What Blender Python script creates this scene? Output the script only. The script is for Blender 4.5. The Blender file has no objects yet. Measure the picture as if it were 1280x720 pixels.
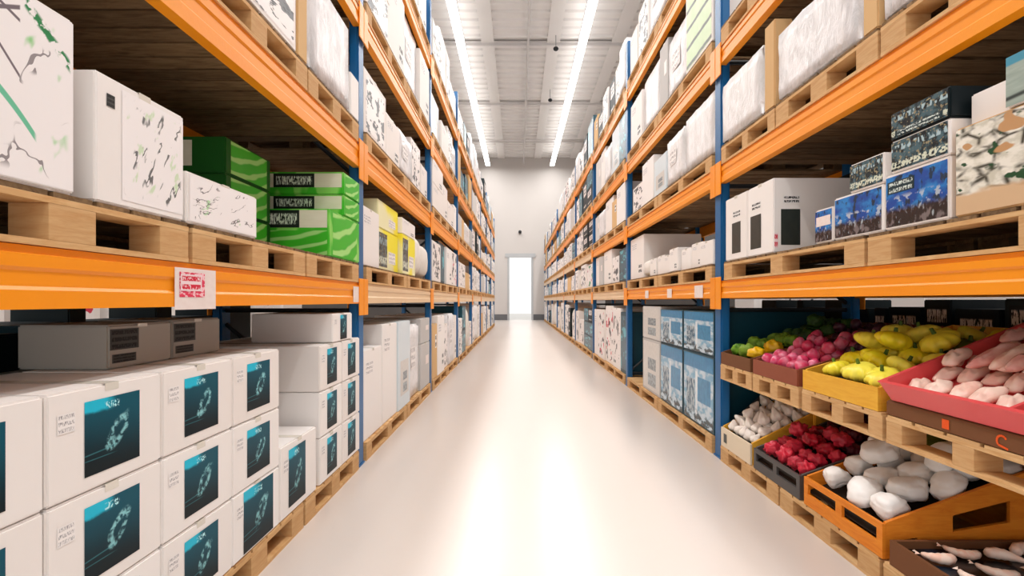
import bpy, bmesh, math, random
from mathutils import Vector, Matrix
R = random.Random(11)
S = bpy.context.scene
COL = S.collection
PI = math.pi

# ------------------------------------------------------------------ materials
def c(r, g, b):
    f = lambda v: (v / 12.92 if v <= .04045 else ((v + .055) / 1.055) ** 2.4)
    return (f(r / 255), f(g / 255), f(b / 255), 1)

class G:
    """small node-graph helper"""
    def __init__(s, nt): s.nt = nt; s.L = nt.links; s._uv = None; s._ob = None
    def n(s, t): return s.nt.nodes.new(t)
    def put(s, sock, v):
        if v is None: return
        if isinstance(v, bpy.types.NodeSocket): s.L.new(v, sock)
        elif sock.type == 'RGBA' and not hasattr(v, '__len__'): sock.default_value = (v, v, v, 1)
        else: sock.default_value = v
    def m(s, op, a, b=None, cl=False):
        k = s.n('ShaderNodeMath'); k.operation = op; k.use_clamp = cl
        s.put(k.inputs[0], a); s.put(k.inputs[1], b); return k.outputs[0]
    def mul(s, a, b): return s.m('MULTIPLY', a, b)
    def add(s, a, b): return s.m('ADD', a, b)
    def sub(s, a, b): return s.m('SUBTRACT', a, b)
    def step(s, x, a, b):
        k = s.n('ShaderNodeMapRange'); k.interpolation_type = 'SMOOTHSTEP'
        s.put(k.inputs[0], x); k.inputs[1].default_value = a; k.inputs[2].default_value = b; return k.outputs[0]
    def band(s, x, a, b, e=.01): return s.mul(s.step(x, a - e, a + e), s.sub(1, s.step(x, b - e, b + e)))
    def mix(s, f, a, b):
        k = s.n('ShaderNodeMix'); k.data_type = 'RGBA'
        s.put(k.inputs[0], f); s.put(k.inputs[6], a); s.put(k.inputs[7], b); return k.outputs[2]
    def uvv(s):
        if s._uv is None: s._uv = s.n('ShaderNodeTexCoord')
        return s._uv.outputs['UV']
    def objv(s):
        if s._uv is None: s._uv = s.n('ShaderNodeTexCoord')
        return s._uv.outputs['Object']
    def xyz(s, v):
        k = s.n('ShaderNodeSeparateXYZ'); s.L.new(v, k.inputs[0]); return k.outputs[0], k.outputs[1], k.outputs[2]
    def vec(s, x, y, z=0):
        k = s.n('ShaderNodeCombineXYZ'); s.put(k.inputs[0], x); s.put(k.inputs[1], y); s.put(k.inputs[2], z); return k.outputs[0]
    def sc(s, v, sx, sy, sz=1, off=None):
        k = s.n('ShaderNodeMapping'); s.L.new(v, k.inputs[0]); k.inputs['Scale'].default_value = (sx, sy, sz)
        if off is not None:
            s.put(k.inputs['Location'], off)
        return k.outputs[0]
    def noise(s, v, scale, det=2, rough=.5, dist=0):
        k = s.n('ShaderNodeTexNoise'); s.L.new(v, k.inputs['Vector']); k.inputs['Scale'].default_value = scale
        k.inputs['Detail'].default_value = det; k.inputs['Roughness'].default_value = rough; k.inputs['Distortion'].default_value = dist
        return k.outputs[0]
    def voro(s, v, scale, feat='F1', out=0):
        k = s.n('ShaderNodeTexVoronoi'); k.feature = feat; s.L.new(v, k.inputs['Vector']); k.inputs['Scale'].default_value = scale; return k.outputs[out]
    def rnd(s): return s.n('ShaderNodeObjectInfo').outputs['Random']
    def island(s): return s.n('ShaderNodeNewGeometry').outputs['Random Per Island']
    def ramp(s, f, stops):
        k = s.n('ShaderNodeValToRGB'); e = k.color_ramp.elements
        e[0].position, e[0].color = stops[0]; e[1].position, e[1].color = stops[-1]
        for p, cc in stops[1:-1]: x = e.new(p); x.color = cc
        s.put(k.inputs[0], f); return k.outputs[0]

MATS = {}
def mat(name, fn, rough=.6, spec=.4, metal=0, bump=None, emit=None, sss=0):
    m = bpy.data.materials.new(name); m.use_nodes = True; nt = m.node_tree
    bs = nt.nodes['Principled BSDF']; g = G(nt)
    col = fn(g)
    g.put(bs.inputs['Base Color'], col)
    if callable(rough): g.put(bs.inputs['Roughness'], rough(g))
    else: bs.inputs['Roughness'].default_value = rough
    bs.inputs['Specular IOR Level'].default_value = spec; bs.inputs['Metallic'].default_value = metal
    if sss:
        bs.inputs['Subsurface Weight'].default_value = sss; bs.inputs['Subsurface Radius'].default_value = (.02, .01, .006)
    if emit: g.put(bs.inputs['Emission Color'], emit[0]); bs.inputs['Emission Strength'].default_value = emit[1]
    if bump:
        h, st, d = bump(g); b = g.n('ShaderNodeBump'); b.inputs['Strength'].default_value = st; b.inputs['Distance'].default_value = d
        g.put(b.inputs['Height'], h); nt.links.new(b.outputs[0], bs.inputs['Normal'])
    MATS[name] = m; return m

def tint(base, amt=.12, hue=None):
    """object-to-object brightness variation"""
    def f(g):
        d = tuple(x * (1 - amt) for x in base[:3]) + (1,)
        if hue: d = hue
        n = g.noise(g.objv(), 3, 2)
        return g.mix(g.add(g.mul(g.rnd(), .75), g.mul(n, .25)), base, d)
    return f

mat('white_card', tint(c(247, 244, 242), .07, c(238, 231, 226)), .55, .3)
mat('grey_card', tint(c(222, 220, 218), .2, c(188, 186, 184)), .6, .3)
mat('shade_card', tint(c(176, 172, 164), .15), .7, .2)  # card colour darkened for cartons lying in shade
mat('pale_card', tint(c(214, 226, 233), .1, c(236, 240, 240)), .5, .3)
mat('kraft', tint(c(205, 163, 112), .2, c(226, 190, 140)), .75, .2)
mat('brown_card', tint(c(120, 78, 50), .15), .7, .2)
mat('teal_card', tint(c(13, 72, 88), .5, c(8, 42, 56)), .4, .4)
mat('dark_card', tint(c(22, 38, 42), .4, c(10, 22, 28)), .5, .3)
mat('blue_card', tint(c(28, 110, 160), .2, c(70, 150, 195)), .4, .4)
mat('yellow_card', lambda g: g.mix(g.step(g.noise(g.objv(), 3.2, 2), .42, .6), c(246, 232, 60), c(240, 236, 190)), .5, .3)
mat('green_card', lambda g: g.mix(g.step(g.noise(g.sc(g.objv(), 3, 3, 1.2), 2.2, 1), .5, .56), c(66, 190, 40), c(140, 218, 96)), .4, .4)
mat('shaded_green_card', tint(c(24, 98, 24), .3), .5, .3)  # green of the boxes darkened to stand for shadow
mat('cream_panel', lambda g: g.mix(g.noise(g.uvv(), 6), c(240, 236, 214), c(228, 222, 196)), .5, .3)
mat('tape_film', tint(c(228, 222, 210), .06), .25, .5)
mat('dark_panel', lambda g: g.mix(g.noise(g.uvv(), 3), c(34, 42, 42), c(58, 62, 56)), .3, .5)
mat('orange_paint', lambda g: g.mix(g.noise(g.objv(), 2.2, 4), c(255, 164, 22), c(248, 140, 10)), .38, .5,
    bump=lambda g: (g.noise(g.objv(), 60, 2), .05, .01))
mat('cream_paint', lambda g: g.mix(g.noise(g.objv(), 2.2, 4), c(236, 208, 172), c(226, 190, 148)), .45, .4)
mat('blue_paint', lambda g: g.mix(g.noise(g.objv(), 4, 3), c(18, 104, 162), c(12, 84, 138)), .35, .5)
mat('dark_steel', lambda g: g.mix(g.noise(g.objv(), 8), c(40, 44, 48), c(24, 28, 32)), .45, .5)
mat('steel', lambda g: g.mix(g.noise(g.objv(), 8), c(170, 172, 174), c(130, 132, 136)), .35, .5, .8)

def woodf(a, b, d, sx=1.3, sy=1.3, sz=9):
    def f(g):
        isl = g.island(); v = g.sc(g.objv(), sx, sy, sz)
        n = g.noise(v, 5, 5, .6, 1.2)
        col = g.mix(g.step(n, .3, .75), a, b)
        return g.mix(g.mul(isl, .55), col, d)
    return f
mat('pine', woodf(c(230, 192, 140), c(206, 158, 102), c(176, 128, 82)), .7, .25, bump=lambda g: (g.noise(g.sc(g.objv(), 2, 2, 14), 8, 4), .12, .01))
mat('pine_shaded', woodf(c(156, 126, 92), c(112, 86, 60), c(52, 38, 26), 1, 7, 7), .85, .15)  # pine with shade put into its colour, for undersides and inner boards
mat('orange_wood', woodf(c(240, 150, 44), c(222, 122, 26), c(204, 104, 20)), .55, .3)
mat('yellow_wood', woodf(c(244, 190, 66), c(230, 166, 46), c(222, 156, 44)), .55, .3)
mat('cream_board', tint(c(238, 222, 196), .1), .6, .3)
mat('grey_plastic', tint(c(88, 84, 82), .3), .45, .4)
mat('red_plastic', lambda g: g.mix(g.noise(g.objv(), 3), c(240, 106, 104), c(222, 66, 72)), .35, .5)
mat('rust_card', tint(c(150, 84, 62), .15), .65, .2)
mat('black_liner', lambda g: g.mix(g.step(g.noise(g.objv(), 9, 3), .45, .65), c(12, 12, 14), c(14, 34, 52)), .25, .5)
mat('dark_liner', lambda g: g.mix(g.noise(g.objv(), 9, 3), c(26, 22, 18), c(48, 36, 24)), .7, .2)

def filmcol(g):
    v = g.sc(g.objv(), 1, 1, .45)
    n = g.noise(v, 7, 5, .65, 1.5)
    return g.mix(g.step(n, .35, .68), g.mix(g.rnd(), c(214, 212, 214), c(228, 226, 224)), c(246, 244, 246))
mat('film_wrap', filmcol, .28, .55, bump=lambda g: (g.noise(g.sc(g.objv(), 1.2, 1.2, .5), 12, 5, .6, 1.5), .35, .03))
mat('sack_cloth', tint(c(240, 236, 230), .1, c(222, 216, 208)), .6, .3, bump=lambda g: (g.noise(g.objv(), 14, 4), .3, .02))

# --- printed pictures (UV 0..1 over the panel)
def pic_teal(g):
    v = g.uvv(); u, w, _ = g.xyz(v); off = g.rnd()
    vo = g.vec(g.add(u, g.mul(off, 9)), w, 0)
    n = g.noise(vo, 5, 4)
    base = g.mix(g.step(g.add(w, g.mul(u, .15)), .1, 1.05), c(2, 22, 28), c(8, 82, 100))
    cy = g.mul(g.step(g.add(w, g.mul(n, .1)), .86, .92), g.sub(1, g.step(g.add(u, g.mul(n, .3)), .46, .72)))
    base = g.mix(cy, base, c(34, 190, 220))
    du = g.sub(g.add(u, g.mul(g.sub(n, .5), .22)), .58); dw = g.sub(g.add(w, g.mul(g.sub(n, .5), .2)), .5)
    r = g.m('SQRT', g.add(g.mul(g.mul(g.add(du, g.mul(dw, -.55)), 1.25), g.mul(g.add(du, g.mul(dw, -.55)), 1.25)), g.mul(g.mul(dw, .85), g.mul(dw, .85))))
    ring = g.mul(g.band(r, .09, .2, .03), g.step(g.noise(vo, 11, 3, .6, .5), .40, .62))
    base = g.mix(g.mul(ring, .85), base, c(150, 216, 222))
    lines = g.mul(g.band(g.add(w, g.mul(u, -.05)), .27, .285, .006), g.sub(1, g.step(u, .45, .6)))
    lines = g.add(lines, g.mul(g.band(w, .2, .21, .006), g.sub(1, g.step(u, .35, .6))))
    base = g.mix(g.mul(lines, .5), base, c(70, 150, 160))
    logo = g.mul(g.mul(g.band(w, .85, .94, .01), g.band(u, .34, .6, .01)), g.step(g.noise(g.sc(vo, 1, .6), 34, 1), .5, .56))
    return g.mix(logo, base, c(190, 240, 245))
mat('pic_teal', pic_teal, .42, .2)

def scrib(rows, bg, fg, thr=.5, sx=30, sy=1.0, margin=.06):
    """unreadable lines of print, as blurred lettering reads in the photograph"""
    def f(g):
        u, w, _ = g.xyz(g.uvv()); off = g.mul(g.rnd(), 37)
        row = g.mul(w, rows); fr = g.m('FRACT', row); idx = g.m('FLOOR', row)
        inrow = g.band(fr, .2, .8, .05)
        n = g.noise(g.vec(g.add(g.mul(u, sx), off), g.add(g.mul(idx, 7.3), g.mul(fr, sy)), 0), 1, 2, .7)
        k = g.mul(g.mul(inrow, g.step(n, thr - .03, thr + .03)), g.band(u, margin, 1 - margin, .01))
        return g.mix(k, bg, fg)
    return f
mat('print_black', scrib(1, c(22, 30, 24), c(226, 236, 220), .5, 34, 2.5), .4, .3)
mat('print_grey', scrib(3, c(244, 240, 238), c(150, 146, 150), .52, 26, 1.5), .5, .3)
mat('print_dark', scrib(2, c(240, 238, 236), c(40, 40, 44), .46, 18, 2), .5, .3)
mat('print_onblack', scrib(3, c(70, 70, 68), c(14, 14, 14), .42, 22, 2), .5, .3)
mat('print_white_on_teal', scrib(2, c(10, 44, 52), c(220, 232, 226), .5, 22, 2), .4, .3)
mat('print_white_on_black', scrib(1, c(8, 14, 14), c(245, 235, 225), .47, 20, 2), .4, .3)
mat('print_red', scrib(2, c(244, 222, 226), c(214, 30, 62), .45, 14, 2.4), .4, .3)
mat('tag_white', lambda g: g.mix(g.noise(g.uvv(), 5), c(246, 236, 232), c(232, 214, 208)), .4, .3)
mat('tag_pink', lambda g: g.mix(g.step(g.noise(g.uvv(), 6, 3), .5, .54), c(226, 60, 92), c(250, 200, 208)), .4, .3)

def marks(line, fill, dens=.5, lw=.012, scale=2.6, fscale=3.6, bg=c(247, 243, 243)):
    """thin botanical line drawing with green touches"""
    def f(g):
        u, w, _ = g.xyz(g.uvv()); off = g.mul(g.rnd(), 23)
        v = g.vec(g.add(g.mul(u, 1.3), off), g.add(w, g.mul(u, -.75)), 0)
        n = g.noise(v, scale, 3, .55, .4); n2 = g.noise(v, scale * .9 + 1.1, 2, .5); n3 = g.noise(v, fscale, 3, .6)
        ln = g.m('LESS_THAN', g.m('ABSOLUTE', g.sub(n, .5)), lw)
        msk = g.step(n2, dens, dens + .06)
        border = g.mul(g.band(u, .05, .95, .03), g.band(w, .06, .94, .03))
        col = g.mix(g.mul(g.mul(g.step(n3, .6, .68), border), .85), bg, fill)
        return g.mix(g.mul(g.mul(g.mul(ln, msk), border), .85), col, line)
    return f
mat('botanic', marks(c(90, 80, 84), c(150, 214, 140), .46, .011), .5, .3)
mat('botanic_ink', marks(c(30, 40, 40), c(206, 228, 190), .5, .02, 2.5, 4), .5, .3)
def botanicA(g):
    col = marks(c(120, 110, 114), c(120, 206, 110), .5, .008, 2.2, 3.2)(g)
    u, w, _ = g.xyz(g.uvv())
    def seg(a, b, k, x0, x1, t):      # straight ruled line w = a + b*u between x0 and x1
        d = g.m('ABSOLUTE', g.sub(w, g.add(a, g.mul(u, b))))
        return g.mul(g.sub(1, g.step(d, t * .5, t)), g.band(u, x0, x1, .004))
    for a, b, x0, x1, t in ((1.18, -.48, .3, .7, .012), (.53, .55, .3, .7, .016), (1.42, -1.25, .46, .7, .014)):
        col = g.mix(seg(a, b, 0, x0, x1, t), col, c(116, 104, 110))
    d = g.m('ABSOLUTE', g.sub(w, g.add(.62, g.mul(g.mul(g.sub(u, .2), g.sub(u, .2)), -1.1))))
    col = g.mix(g.mul(g.sub(1, g.step(d, .018, .026)), g.band(u, .5, .78, .01)), col, c(110, 196, 160))
    d2 = g.m('ABSOLUTE', g.sub(w, g.add(1.62, g.mul(u, -.9))))
    n = g.noise(g.sc(g.uvv(), 3, 3), 6, 3)
    return g.mix(g.mul(g.mul(g.sub(1, g.step(d2, .02, .05)), g.step(n, .48, .55)), g.band(u, .72, .98, .01)), col, c(30, 130, 70))
mat('botanic_large', botanicA, .5, .3)

def pic_blue(g):
    u, w, _ = g.xyz(g.uvv()); off = g.mul(g.rnd(), 17); v = g.vec(g.add(u, off), w, 0)
    n = g.noise(g.sc(v, 1.3, 1), 3, 3); n2 = g.noise(g.sc(v, 3, 1.2), 3, 3)
    col = g.mix(g.step(n, .42, .62), c(16, 74, 160), c(34, 130, 205))
    col = g.mix(g.step(n2, .55, .62), col, c(18, 50, 74))
    low = g.sub(1, g.step(g.add(w, g.mul(n2, .3)), .42, .56))
    col = g.mix(low, col, g.mix(g.step(n2, .5, .62), c(44, 36, 40), c(120, 110, 112)))
    legs = g.mul(g.mul(g.band(w, .06, .44, .02), g.step(g.noise(g.vec(g.add(g.mul(u, 15), off), g.mul(w, 5), 0), 1, 3), .58, .7)), .6)
    col = g.mix(legs, col, c(205, 222, 232))
    blob = g.mul(g.band(w, .36, .58, .05), g.step(g.noise(g.sc(v, 4, 3), 2, 2), .54, .6))
    return g.mix(g.mul(blob, .8), col, c(190, 205, 215))
mat('pic_blue', pic_blue, .25, .5)
def pic_dark(g):
    u, w, _ = g.xyz(g.uvv()); off = g.mul(g.rnd(), 17); v = g.vec(g.add(u, off), w, 0)
    n = g.noise(g.sc(v, 2.4, 1), 3, 3); n2 = g.noise(g.sc(v, 4.5, 2), 4, 3)
    col = g.mix(g.step(n, .42, .6), c(14, 34, 40), c(70, 100, 110))
    col = g.mix(g.step(n2, .56, .62), col, c(150, 140, 110))
    t = g.mul(g.band(w, .08, .3, .02), g.step(n2, .45, .52))
    col = g.mix(t, col, c(214, 220, 200))
    return g.mix(g.mul(g.band(w, .66, .86, .02), g.step(g.noise(g.vec(g.mul(u, 16), g.add(off, g.mul(w, 3)), 0), 1, 1), .5, .58)), col, c(170, 196, 204))
mat('pic_dark', pic_dark, .25, .5)
def pic_plant(g):
    u, w, _ = g.xyz(g.uvv()); v = g.sc(g.uvv(), 2.0, 1.6)
    d = g.voro(v, 4.5, 'DISTANCE_TO_EDGE'); n = g.noise(v, 6, 4)
    col = g.mix(g.step(n, .35, .6), c(206, 202, 186), c(238, 234, 222))
    col = g.mix(g.mul(g.sub(1, g.step(d, .0, .16)), g.step(g.noise(v, 4.1, 2), .38, .6)), col, c(58, 54, 42))
    col = g.mix(g.step(g.noise(v, 3.1, 3), .58, .62), col, c(30, 74, 40))
    col = g.mix(g.mul(g.step(g.noise(v, 2.3, 2), .57, .6), g.step(w, .55, .6)), col, c(196, 150, 104))
    low = g.sub(1, g.step(g.add(w, g.mul(g.noise(v, 3), .2)), .3, .36))
    return g.mix(low, col, g.mix(g.step(g.voro(v, 2.5), .3, .45), c(196, 158, 118), c(214, 180, 142)))
mat('pic_plant', pic_plant, .5, .3)
def pic_glass(g):
    u, w, _ = g.xyz(g.uvv()); n = g.noise(g.sc(g.uvv(), 1.2, 3), 3, 3)
    col = g.mix(n, c(120, 140, 130), c(190, 205, 196))
    col = g.mix(g.step(w, .8, .84), col, c(70, 150, 176))
    return g.mix(g.band(g.add(w, g.mul(u, -.12)), .12, .2, .03), col, c(50, 62, 60))
mat('pic_glass', pic_glass, .3, .5)
def pic_appl(g):
    u, w, _ = g.xyz(g.uvv()); off = g.mul(g.rnd(), 13); v = g.vec(g.add(u, off), w, 0)
    n = g.noise(g.sc(v, 2, 3), 3, 4); n2 = g.noise(g.sc(v, 6, 3), 3, 3)
    col = g.mix(g.step(n, .4, .6), c(196, 214, 226), c(120, 170, 200))
    blue = g.mix(n2, c(16, 96, 150), c(52, 150, 196))
    col = g.mix(g.step(w, .78, .8), col, blue)
    win = g.mul(g.band(u, .5, .92, .01), g.band(w, .32, .68, .01)); col = g.mix(win, col, g.mix(n2, c(10, 84, 132), c(66, 160, 205)))
    win2 = g.mul(g.band(u, .1, .4, .01), g.band(w, .12, .62, .01)); col = g.mix(win2, col, g.mix(g.step(n2, .4, .6), c(58, 92, 116), c(170, 186, 194)))
    fr = g.mul(g.band(g.m('ABSOLUTE', g.sub(u, .46)), 0, .03, .01), g.sub(1, g.step(w, .74, .76))); col = g.mix(fr, col, c(230, 238, 242))
    low = g.mul(g.sub(1, g.step(g.add(w, g.mul(n2, .2)), .2, .3)), g.step(n, .45, .55))
    return g.mix(low, col, c(60, 72, 76))
mat('pic_appliance', pic_appl, .25, .5)
def pic_grey(g):
    u, w, _ = g.xyz(g.uvv()); off = g.mul(g.rnd(), 13); v = g.vec(g.add(u, off), w, 0); n2 = g.noise(g.sc(v, 5, 4), 3, 3)
    col = g.mix(n2, c(228, 224, 218), c(196, 194, 190))
    win = g.mul(g.band(u, .3, .8, .02), g.band(w, .42, .66, .01)); col = g.mix(win, col, g.mix(g.step(n2, .4, .6), c(96, 110, 120), c(160, 168, 172)))
    win = g.mul(g.band(u, .3, .8, .02), g.band(w, .08, .34, .01)); return g.mix(win, col, g.mix(g.step(n2, .4, .6), c(120, 126, 130), c(170, 184, 190)))
mat('pic_grey', pic_grey, .3, .5)
def pic_mix(fg1, fg2, bg=c(244, 238, 236)):
    def f(g):
        u, w, _ = g.xyz(g.uvv()); off = g.mul(g.rnd(), 31); v = g.vec(g.add(g.mul(u, .7), off), w, off)
        n = g.noise(v, 3.6, 3, .55); n2 = g.noise(v, 5.2, 3, .6)
        col = g.mix(g.step(n, .555, .585), bg, fg1)
        return g.mix(g.step(n2, .60, .63), col, fg2)
    return f
mat('pic_redblack', pic_mix(c(36, 36, 40), c(214, 60, 84)), .4, .4)
mat('pic_inky', pic_mix(c(90, 92, 96), c(40, 44, 48)), .4, .4)
mat('pic_tealmix', pic_mix(c(80, 180, 196), c(12, 40, 50), c(10, 80, 100)), .3, .5)
mat('pic_greenmark', pic_mix(c(20, 140, 90), c(200, 120, 140)), .4, .4)
def pic_stripe(g):
    u, w, _ = g.xyz(g.uvv()); f = g.m('FRACT', g.add(g.mul(w, 4), g.mul(g.noise(g.uvv(), 4), .15)))
    return g.mix(g.band(f, .12, .3, .04), g.mix(g.noise(g.uvv(), 5), c(214, 230, 196), c(176, 206, 150)), c(60, 70, 60))
mat('pic_stripe', pic_stripe, .4, .4)
def pic_leaf(g):
    u, w, _ = g.xyz(g.uvv()); n = g.noise(g.uvv(), 2.5, 1)
    f = g.m('FRACT', g.add(g.mul(g.add(w, g.mul(g.mul(u, u), -.55)), 2.1), g.mul(n, .5)))
    return g.mix(g.band(f, .1, .42, .06), c(62, 186, 34), c(168, 226, 130))
mat('pic_leaf', pic_leaf, .4, .4)

# --- room
mat('floor_paint', lambda g: g.mix(g.noise(g.objv(), .3, 1), c(215, 206, 200), c(209, 200, 193)), .27, .5)
mat('side_wall_shade', lambda g: g.mix(g.noise(g.objv(), .5, 3), c(96, 92, 90), c(80, 78, 76)), .8, .2)  # walls coloured dark so openings through the racks read as shade
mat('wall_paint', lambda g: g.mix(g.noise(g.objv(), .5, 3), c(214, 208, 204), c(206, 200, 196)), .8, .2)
mat('ceiling_deck', lambda g: g.mix(g.noise(g.objv(), .8, 3), c(240, 237, 234), c(228, 224, 222)), .7, .2)
mat('ceiling_steel', lambda g: g.mix(g.noise(g.objv(), 2), c(232, 228, 226), c(220, 216, 214)), .6, .3)
mat('skirting', lambda g: g.mix(g.noise(g.objv(), 2), c(120, 120, 122), c(100, 100, 104)), .6, .3)
mat('door_frame', lambda g: g.mix(g.noise(g.objv(), 2), c(196, 198, 200), c(180, 182, 184)), .5, .3)
mat('lamp_glow', lambda g: (1, 1, 1, 1), .5, .2, emit=((1, .985, .965, 1), 6))
mat('lamp_case', lambda g: g.mix(g.noise(g.objv(), 2), c(236, 236, 236), c(222, 222, 222)), .5, .3)
mat('asphalt', lambda g: g.mix(g.noise(g.objv(), 3, 4), c(220, 218, 214), c(200, 198, 194)), .8, .2)

# --- produce
def prod(a, b, d=None, scale=6, t0=.4, t1=.62):
    def f(g):
        off = g.mul(g.rnd(), 9); n = g.noise(g.sc(g.objv(), 1, 1, 1, off=g.vec(off, off, 0)), scale, 3)
        col = g.mix(g.step(n, t0, t1), a, b)
        return g.mix(g.mul(g.rnd(), .6), col, d) if d else col
    return f
mat('radish_skin', prod(c(226, 64, 112), c(240, 150, 178), c(196, 30, 66), 16), .3, .5)
mat('purple_skin', prod(c(70, 28, 48), c(110, 60, 84), c(46, 18, 34), 18), .3, .5)
mat('squash_skin', prod(c(255, 240, 40), c(248, 222, 20), c(255, 246, 110), 14), .35, .4)
mat('squash_amber', prod(c(240, 190, 18), c(224, 168, 18), c(250, 206, 40), 14), .35, .4)
mat('squash_green', prod(c(88, 104, 20), c(52, 76, 20), c(120, 120, 24), 14), .4, .4)
mat('stem_green', prod(c(96, 124, 40), c(60, 90, 30)), .6, .3)
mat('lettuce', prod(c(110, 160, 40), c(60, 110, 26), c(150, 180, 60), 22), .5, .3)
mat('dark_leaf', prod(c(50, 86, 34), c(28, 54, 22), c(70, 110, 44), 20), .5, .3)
mat('garlic_skin', prod(c(240, 230, 218), c(222, 206, 196), c(248, 242, 236), 20), .5, .3)
mat('radicchio_leaf', prod(c(206, 30, 52), c(150, 14, 34), c(228, 60, 84), 14, .4, .6), .4, .4)
mat('radicchio_dark', prod(c(92, 12, 30), c(60, 8, 22), c(130, 20, 44), 14), .4, .4)
mat('pouch_white', prod(c(254, 252, 250), c(242, 238, 234), None, 9), .35, .4, bump=lambda g: (g.noise(g.objv(), 16, 3), .25, .01))
mat('pouch_grey', prod(c(196, 188, 182), c(160, 152, 146), None, 9), .4, .4)
mat('meat_pale', prod(c(255, 222, 204), c(248, 194, 178), c(255, 232, 218), 18), .3, .5)
mat('meat_pink', prod(c(242, 186, 176), c(222, 132, 124), c(248, 210, 196), 18), .3, .5)
mat('meat_brown', prod(c(212, 146, 110), c(170, 96, 70), c(196, 120, 90), 18), .35, .5)
mat('prawn_shell', prod(c(255, 226, 208), c(248, 190, 164), c(255, 238, 226), 30), .3, .5)

# ------------------------------------------------------------------ object helpers
def link(o): COL.objects.link(o); return o
def tag(o, label, cat, group=None, kind='thing'):
    o['label'] = label; o['category'] = cat; o['kind'] = kind
    if group: o['group'] = group
    n = len(label.split()); 
    if not 4 <= n <= 16: print('LABELLEN', n, label)
    return o
LABELS = {}
def mk(name, me, m=None, parent=None, loc=(0, 0, 0)):
    o = bpy.data.objects.new(name, me)
    if m is not None and not me.materials: me.materials.append(MATS[m])
    o.location = loc
    if parent is not None: o.parent = parent
    return link(o)
def empty(name, loc): 
    o = bpy.data.objects.new(name, None); o.location = loc; o.empty_display_size = .1; return link(o)
def bm2me(name, bm, smooth=False):
    bmesh.ops.recalc_face_normals(bm, faces=bm.faces)
    me = bpy.data.meshes.new(name); bm.to_mesh(me); bm.free()
    if smooth:
        for p in me.polygons: p.use_smooth = True
    return me
def addbox(bm, x0, x1, y0, y1, z0, z1):
    v = [bm.verts.new(p) for p in ((x0, y0, z0), (x1, y0, z0), (x1, y1, z0), (x0, y1, z0), (x0, y0, z1), (x1, y0, z1), (x1, y1, z1), (x0, y1, z1))]
    fs = []
    for q in ((0, 3, 2, 1), (4, 5, 6, 7), (0, 1, 5, 4), (1, 2, 6, 5), (2, 3, 7, 6), (3, 0, 4, 7)): fs.append(bm.faces.new([v[i] for i in q]))
    return fs
def boxmesh(name, x0, x1, y0, y1, z0, z1, bev=0):
    bm = bmesh.new(); addbox(bm, x0, x1, y0, y1, z0, z1)
    if bev: bmesh.ops.bevel(bm, geom=bm.edges[:], offset=bev, segments=2, affect='EDGES', profile=.6)
    return bm2me(name, bm)
def quads(name, polys, m, parent=None, loc=(0, 0, 0)):
    """flat printed panels: each poly = 4 points in UV order, wound outward"""
    me = bpy.data.meshes.new(name)
    vs = [p for q in polys for p in q]; me.from_pydata(vs, [], [tuple(range(4 * i, 4 * i + 4)) for i in range(len(polys))])
    uv = me.uv_layers.new(name='UVMap')
    for i in range(len(polys)):
        for j, t in enumerate(((0, 0), (1, 0), (1, 1), (0, 1))): uv.data[4 * i + j].uv = t
    me.materials.append(MATS[m])
    return mk(name, me, None, parent, loc)
def tube(bm, a, b, r, seg=8, r2=None):
    a, b = Vector(a), Vector(b); d = (b - a); q = d.to_track_quat('Z', 'Y')
    ra, rb = [], []
    for i in range(seg):
        t = 2 * PI * i / seg; w = q @ Vector((math.cos(t), math.sin(t), 0))
        ra.append(bm.verts.new(a + w * r)); rb.append(bm.verts.new(b + w * (r2 if r2 is not None else r)))
    for i in range(seg): bm.faces.new((ra[i], ra[(i + 1) % seg], rb[(i + 1) % seg], rb[i]))
    bm.faces.new(ra[::-1]); bm.faces.new(rb)
def grid_panel(P, us, vs, holes, thick, nrm):
    """a board with rectangular openings: P(u,v) -> point"""
    bm = bmesh.new(); V = {}
    nrm = Vector(nrm) * thick
    def vert(i, j, k):
        if (i, j, k) not in V: V[(i, j, k)] = bm.verts.new(Vector(P(us[i], vs[j])) + (nrm if k else Vector()))
        return V[(i, j, k)]
    solid = {(i, j) for i in range(len(us) - 1) for j in range(len(vs) - 1)} - set(holes)
    for i, j in solid:
        for k in (0, 1): bm.faces.new([vert(i, j, k), vert(i + 1, j, k), vert(i + 1, j + 1, k), vert(i, j + 1, k)])
        for (di, dj), e in (((-1, 0), ((i, j), (i, j + 1))), ((1, 0), ((i + 1, j), (i + 1, j + 1))), ((0, -1), ((i, j), (i + 1, j))), ((0, 1), ((i, j + 1), (i + 1, j + 1)))):
            if (i + di, j + dj) not in solid: bm.faces.new([vert(*e[0], 0), vert(*e[1], 0), vert(*e[1], 1), vert(*e[0], 1)])
    return bm2me('board', bm)

XL, XR = 1.137, 1.52          # distance of each rack's aisle face from the camera line
SIDE = {-1: ('left', XL), 1: ('right', XR)}
ORD = 'first second third fourth fifth sixth seventh eighth ninth tenth eleventh twelfth thirteenth fourteenth'.split()
LEV = ['floor level', 'first shelf', 'second shelf', 'third shelf', 'top shelf']
BEAMS = {-1: [(1.18, 1.33), (2.155, 2.33), (3.17, 3.31), (4.22, 4.36)], 1: [(1.22, 1.35), (2.085, 2.22), (2.98, 3.11), (4.0, 4.13)]}
PH = .135                      # pallet height
F0 = {-1: .65, 1: .53}; BAY = {-1: 2.8, 1: 3.1}; PW = .12; NB = {-1: 8, 1: 9}
FY = lambda s, k: F0[s] + BAY[s] * k

def xs(s, inset, depth):
    a = SIDE[s][1] + inset
    return (-a - depth, -a) if s < 0 else (a, a + depth)

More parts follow.
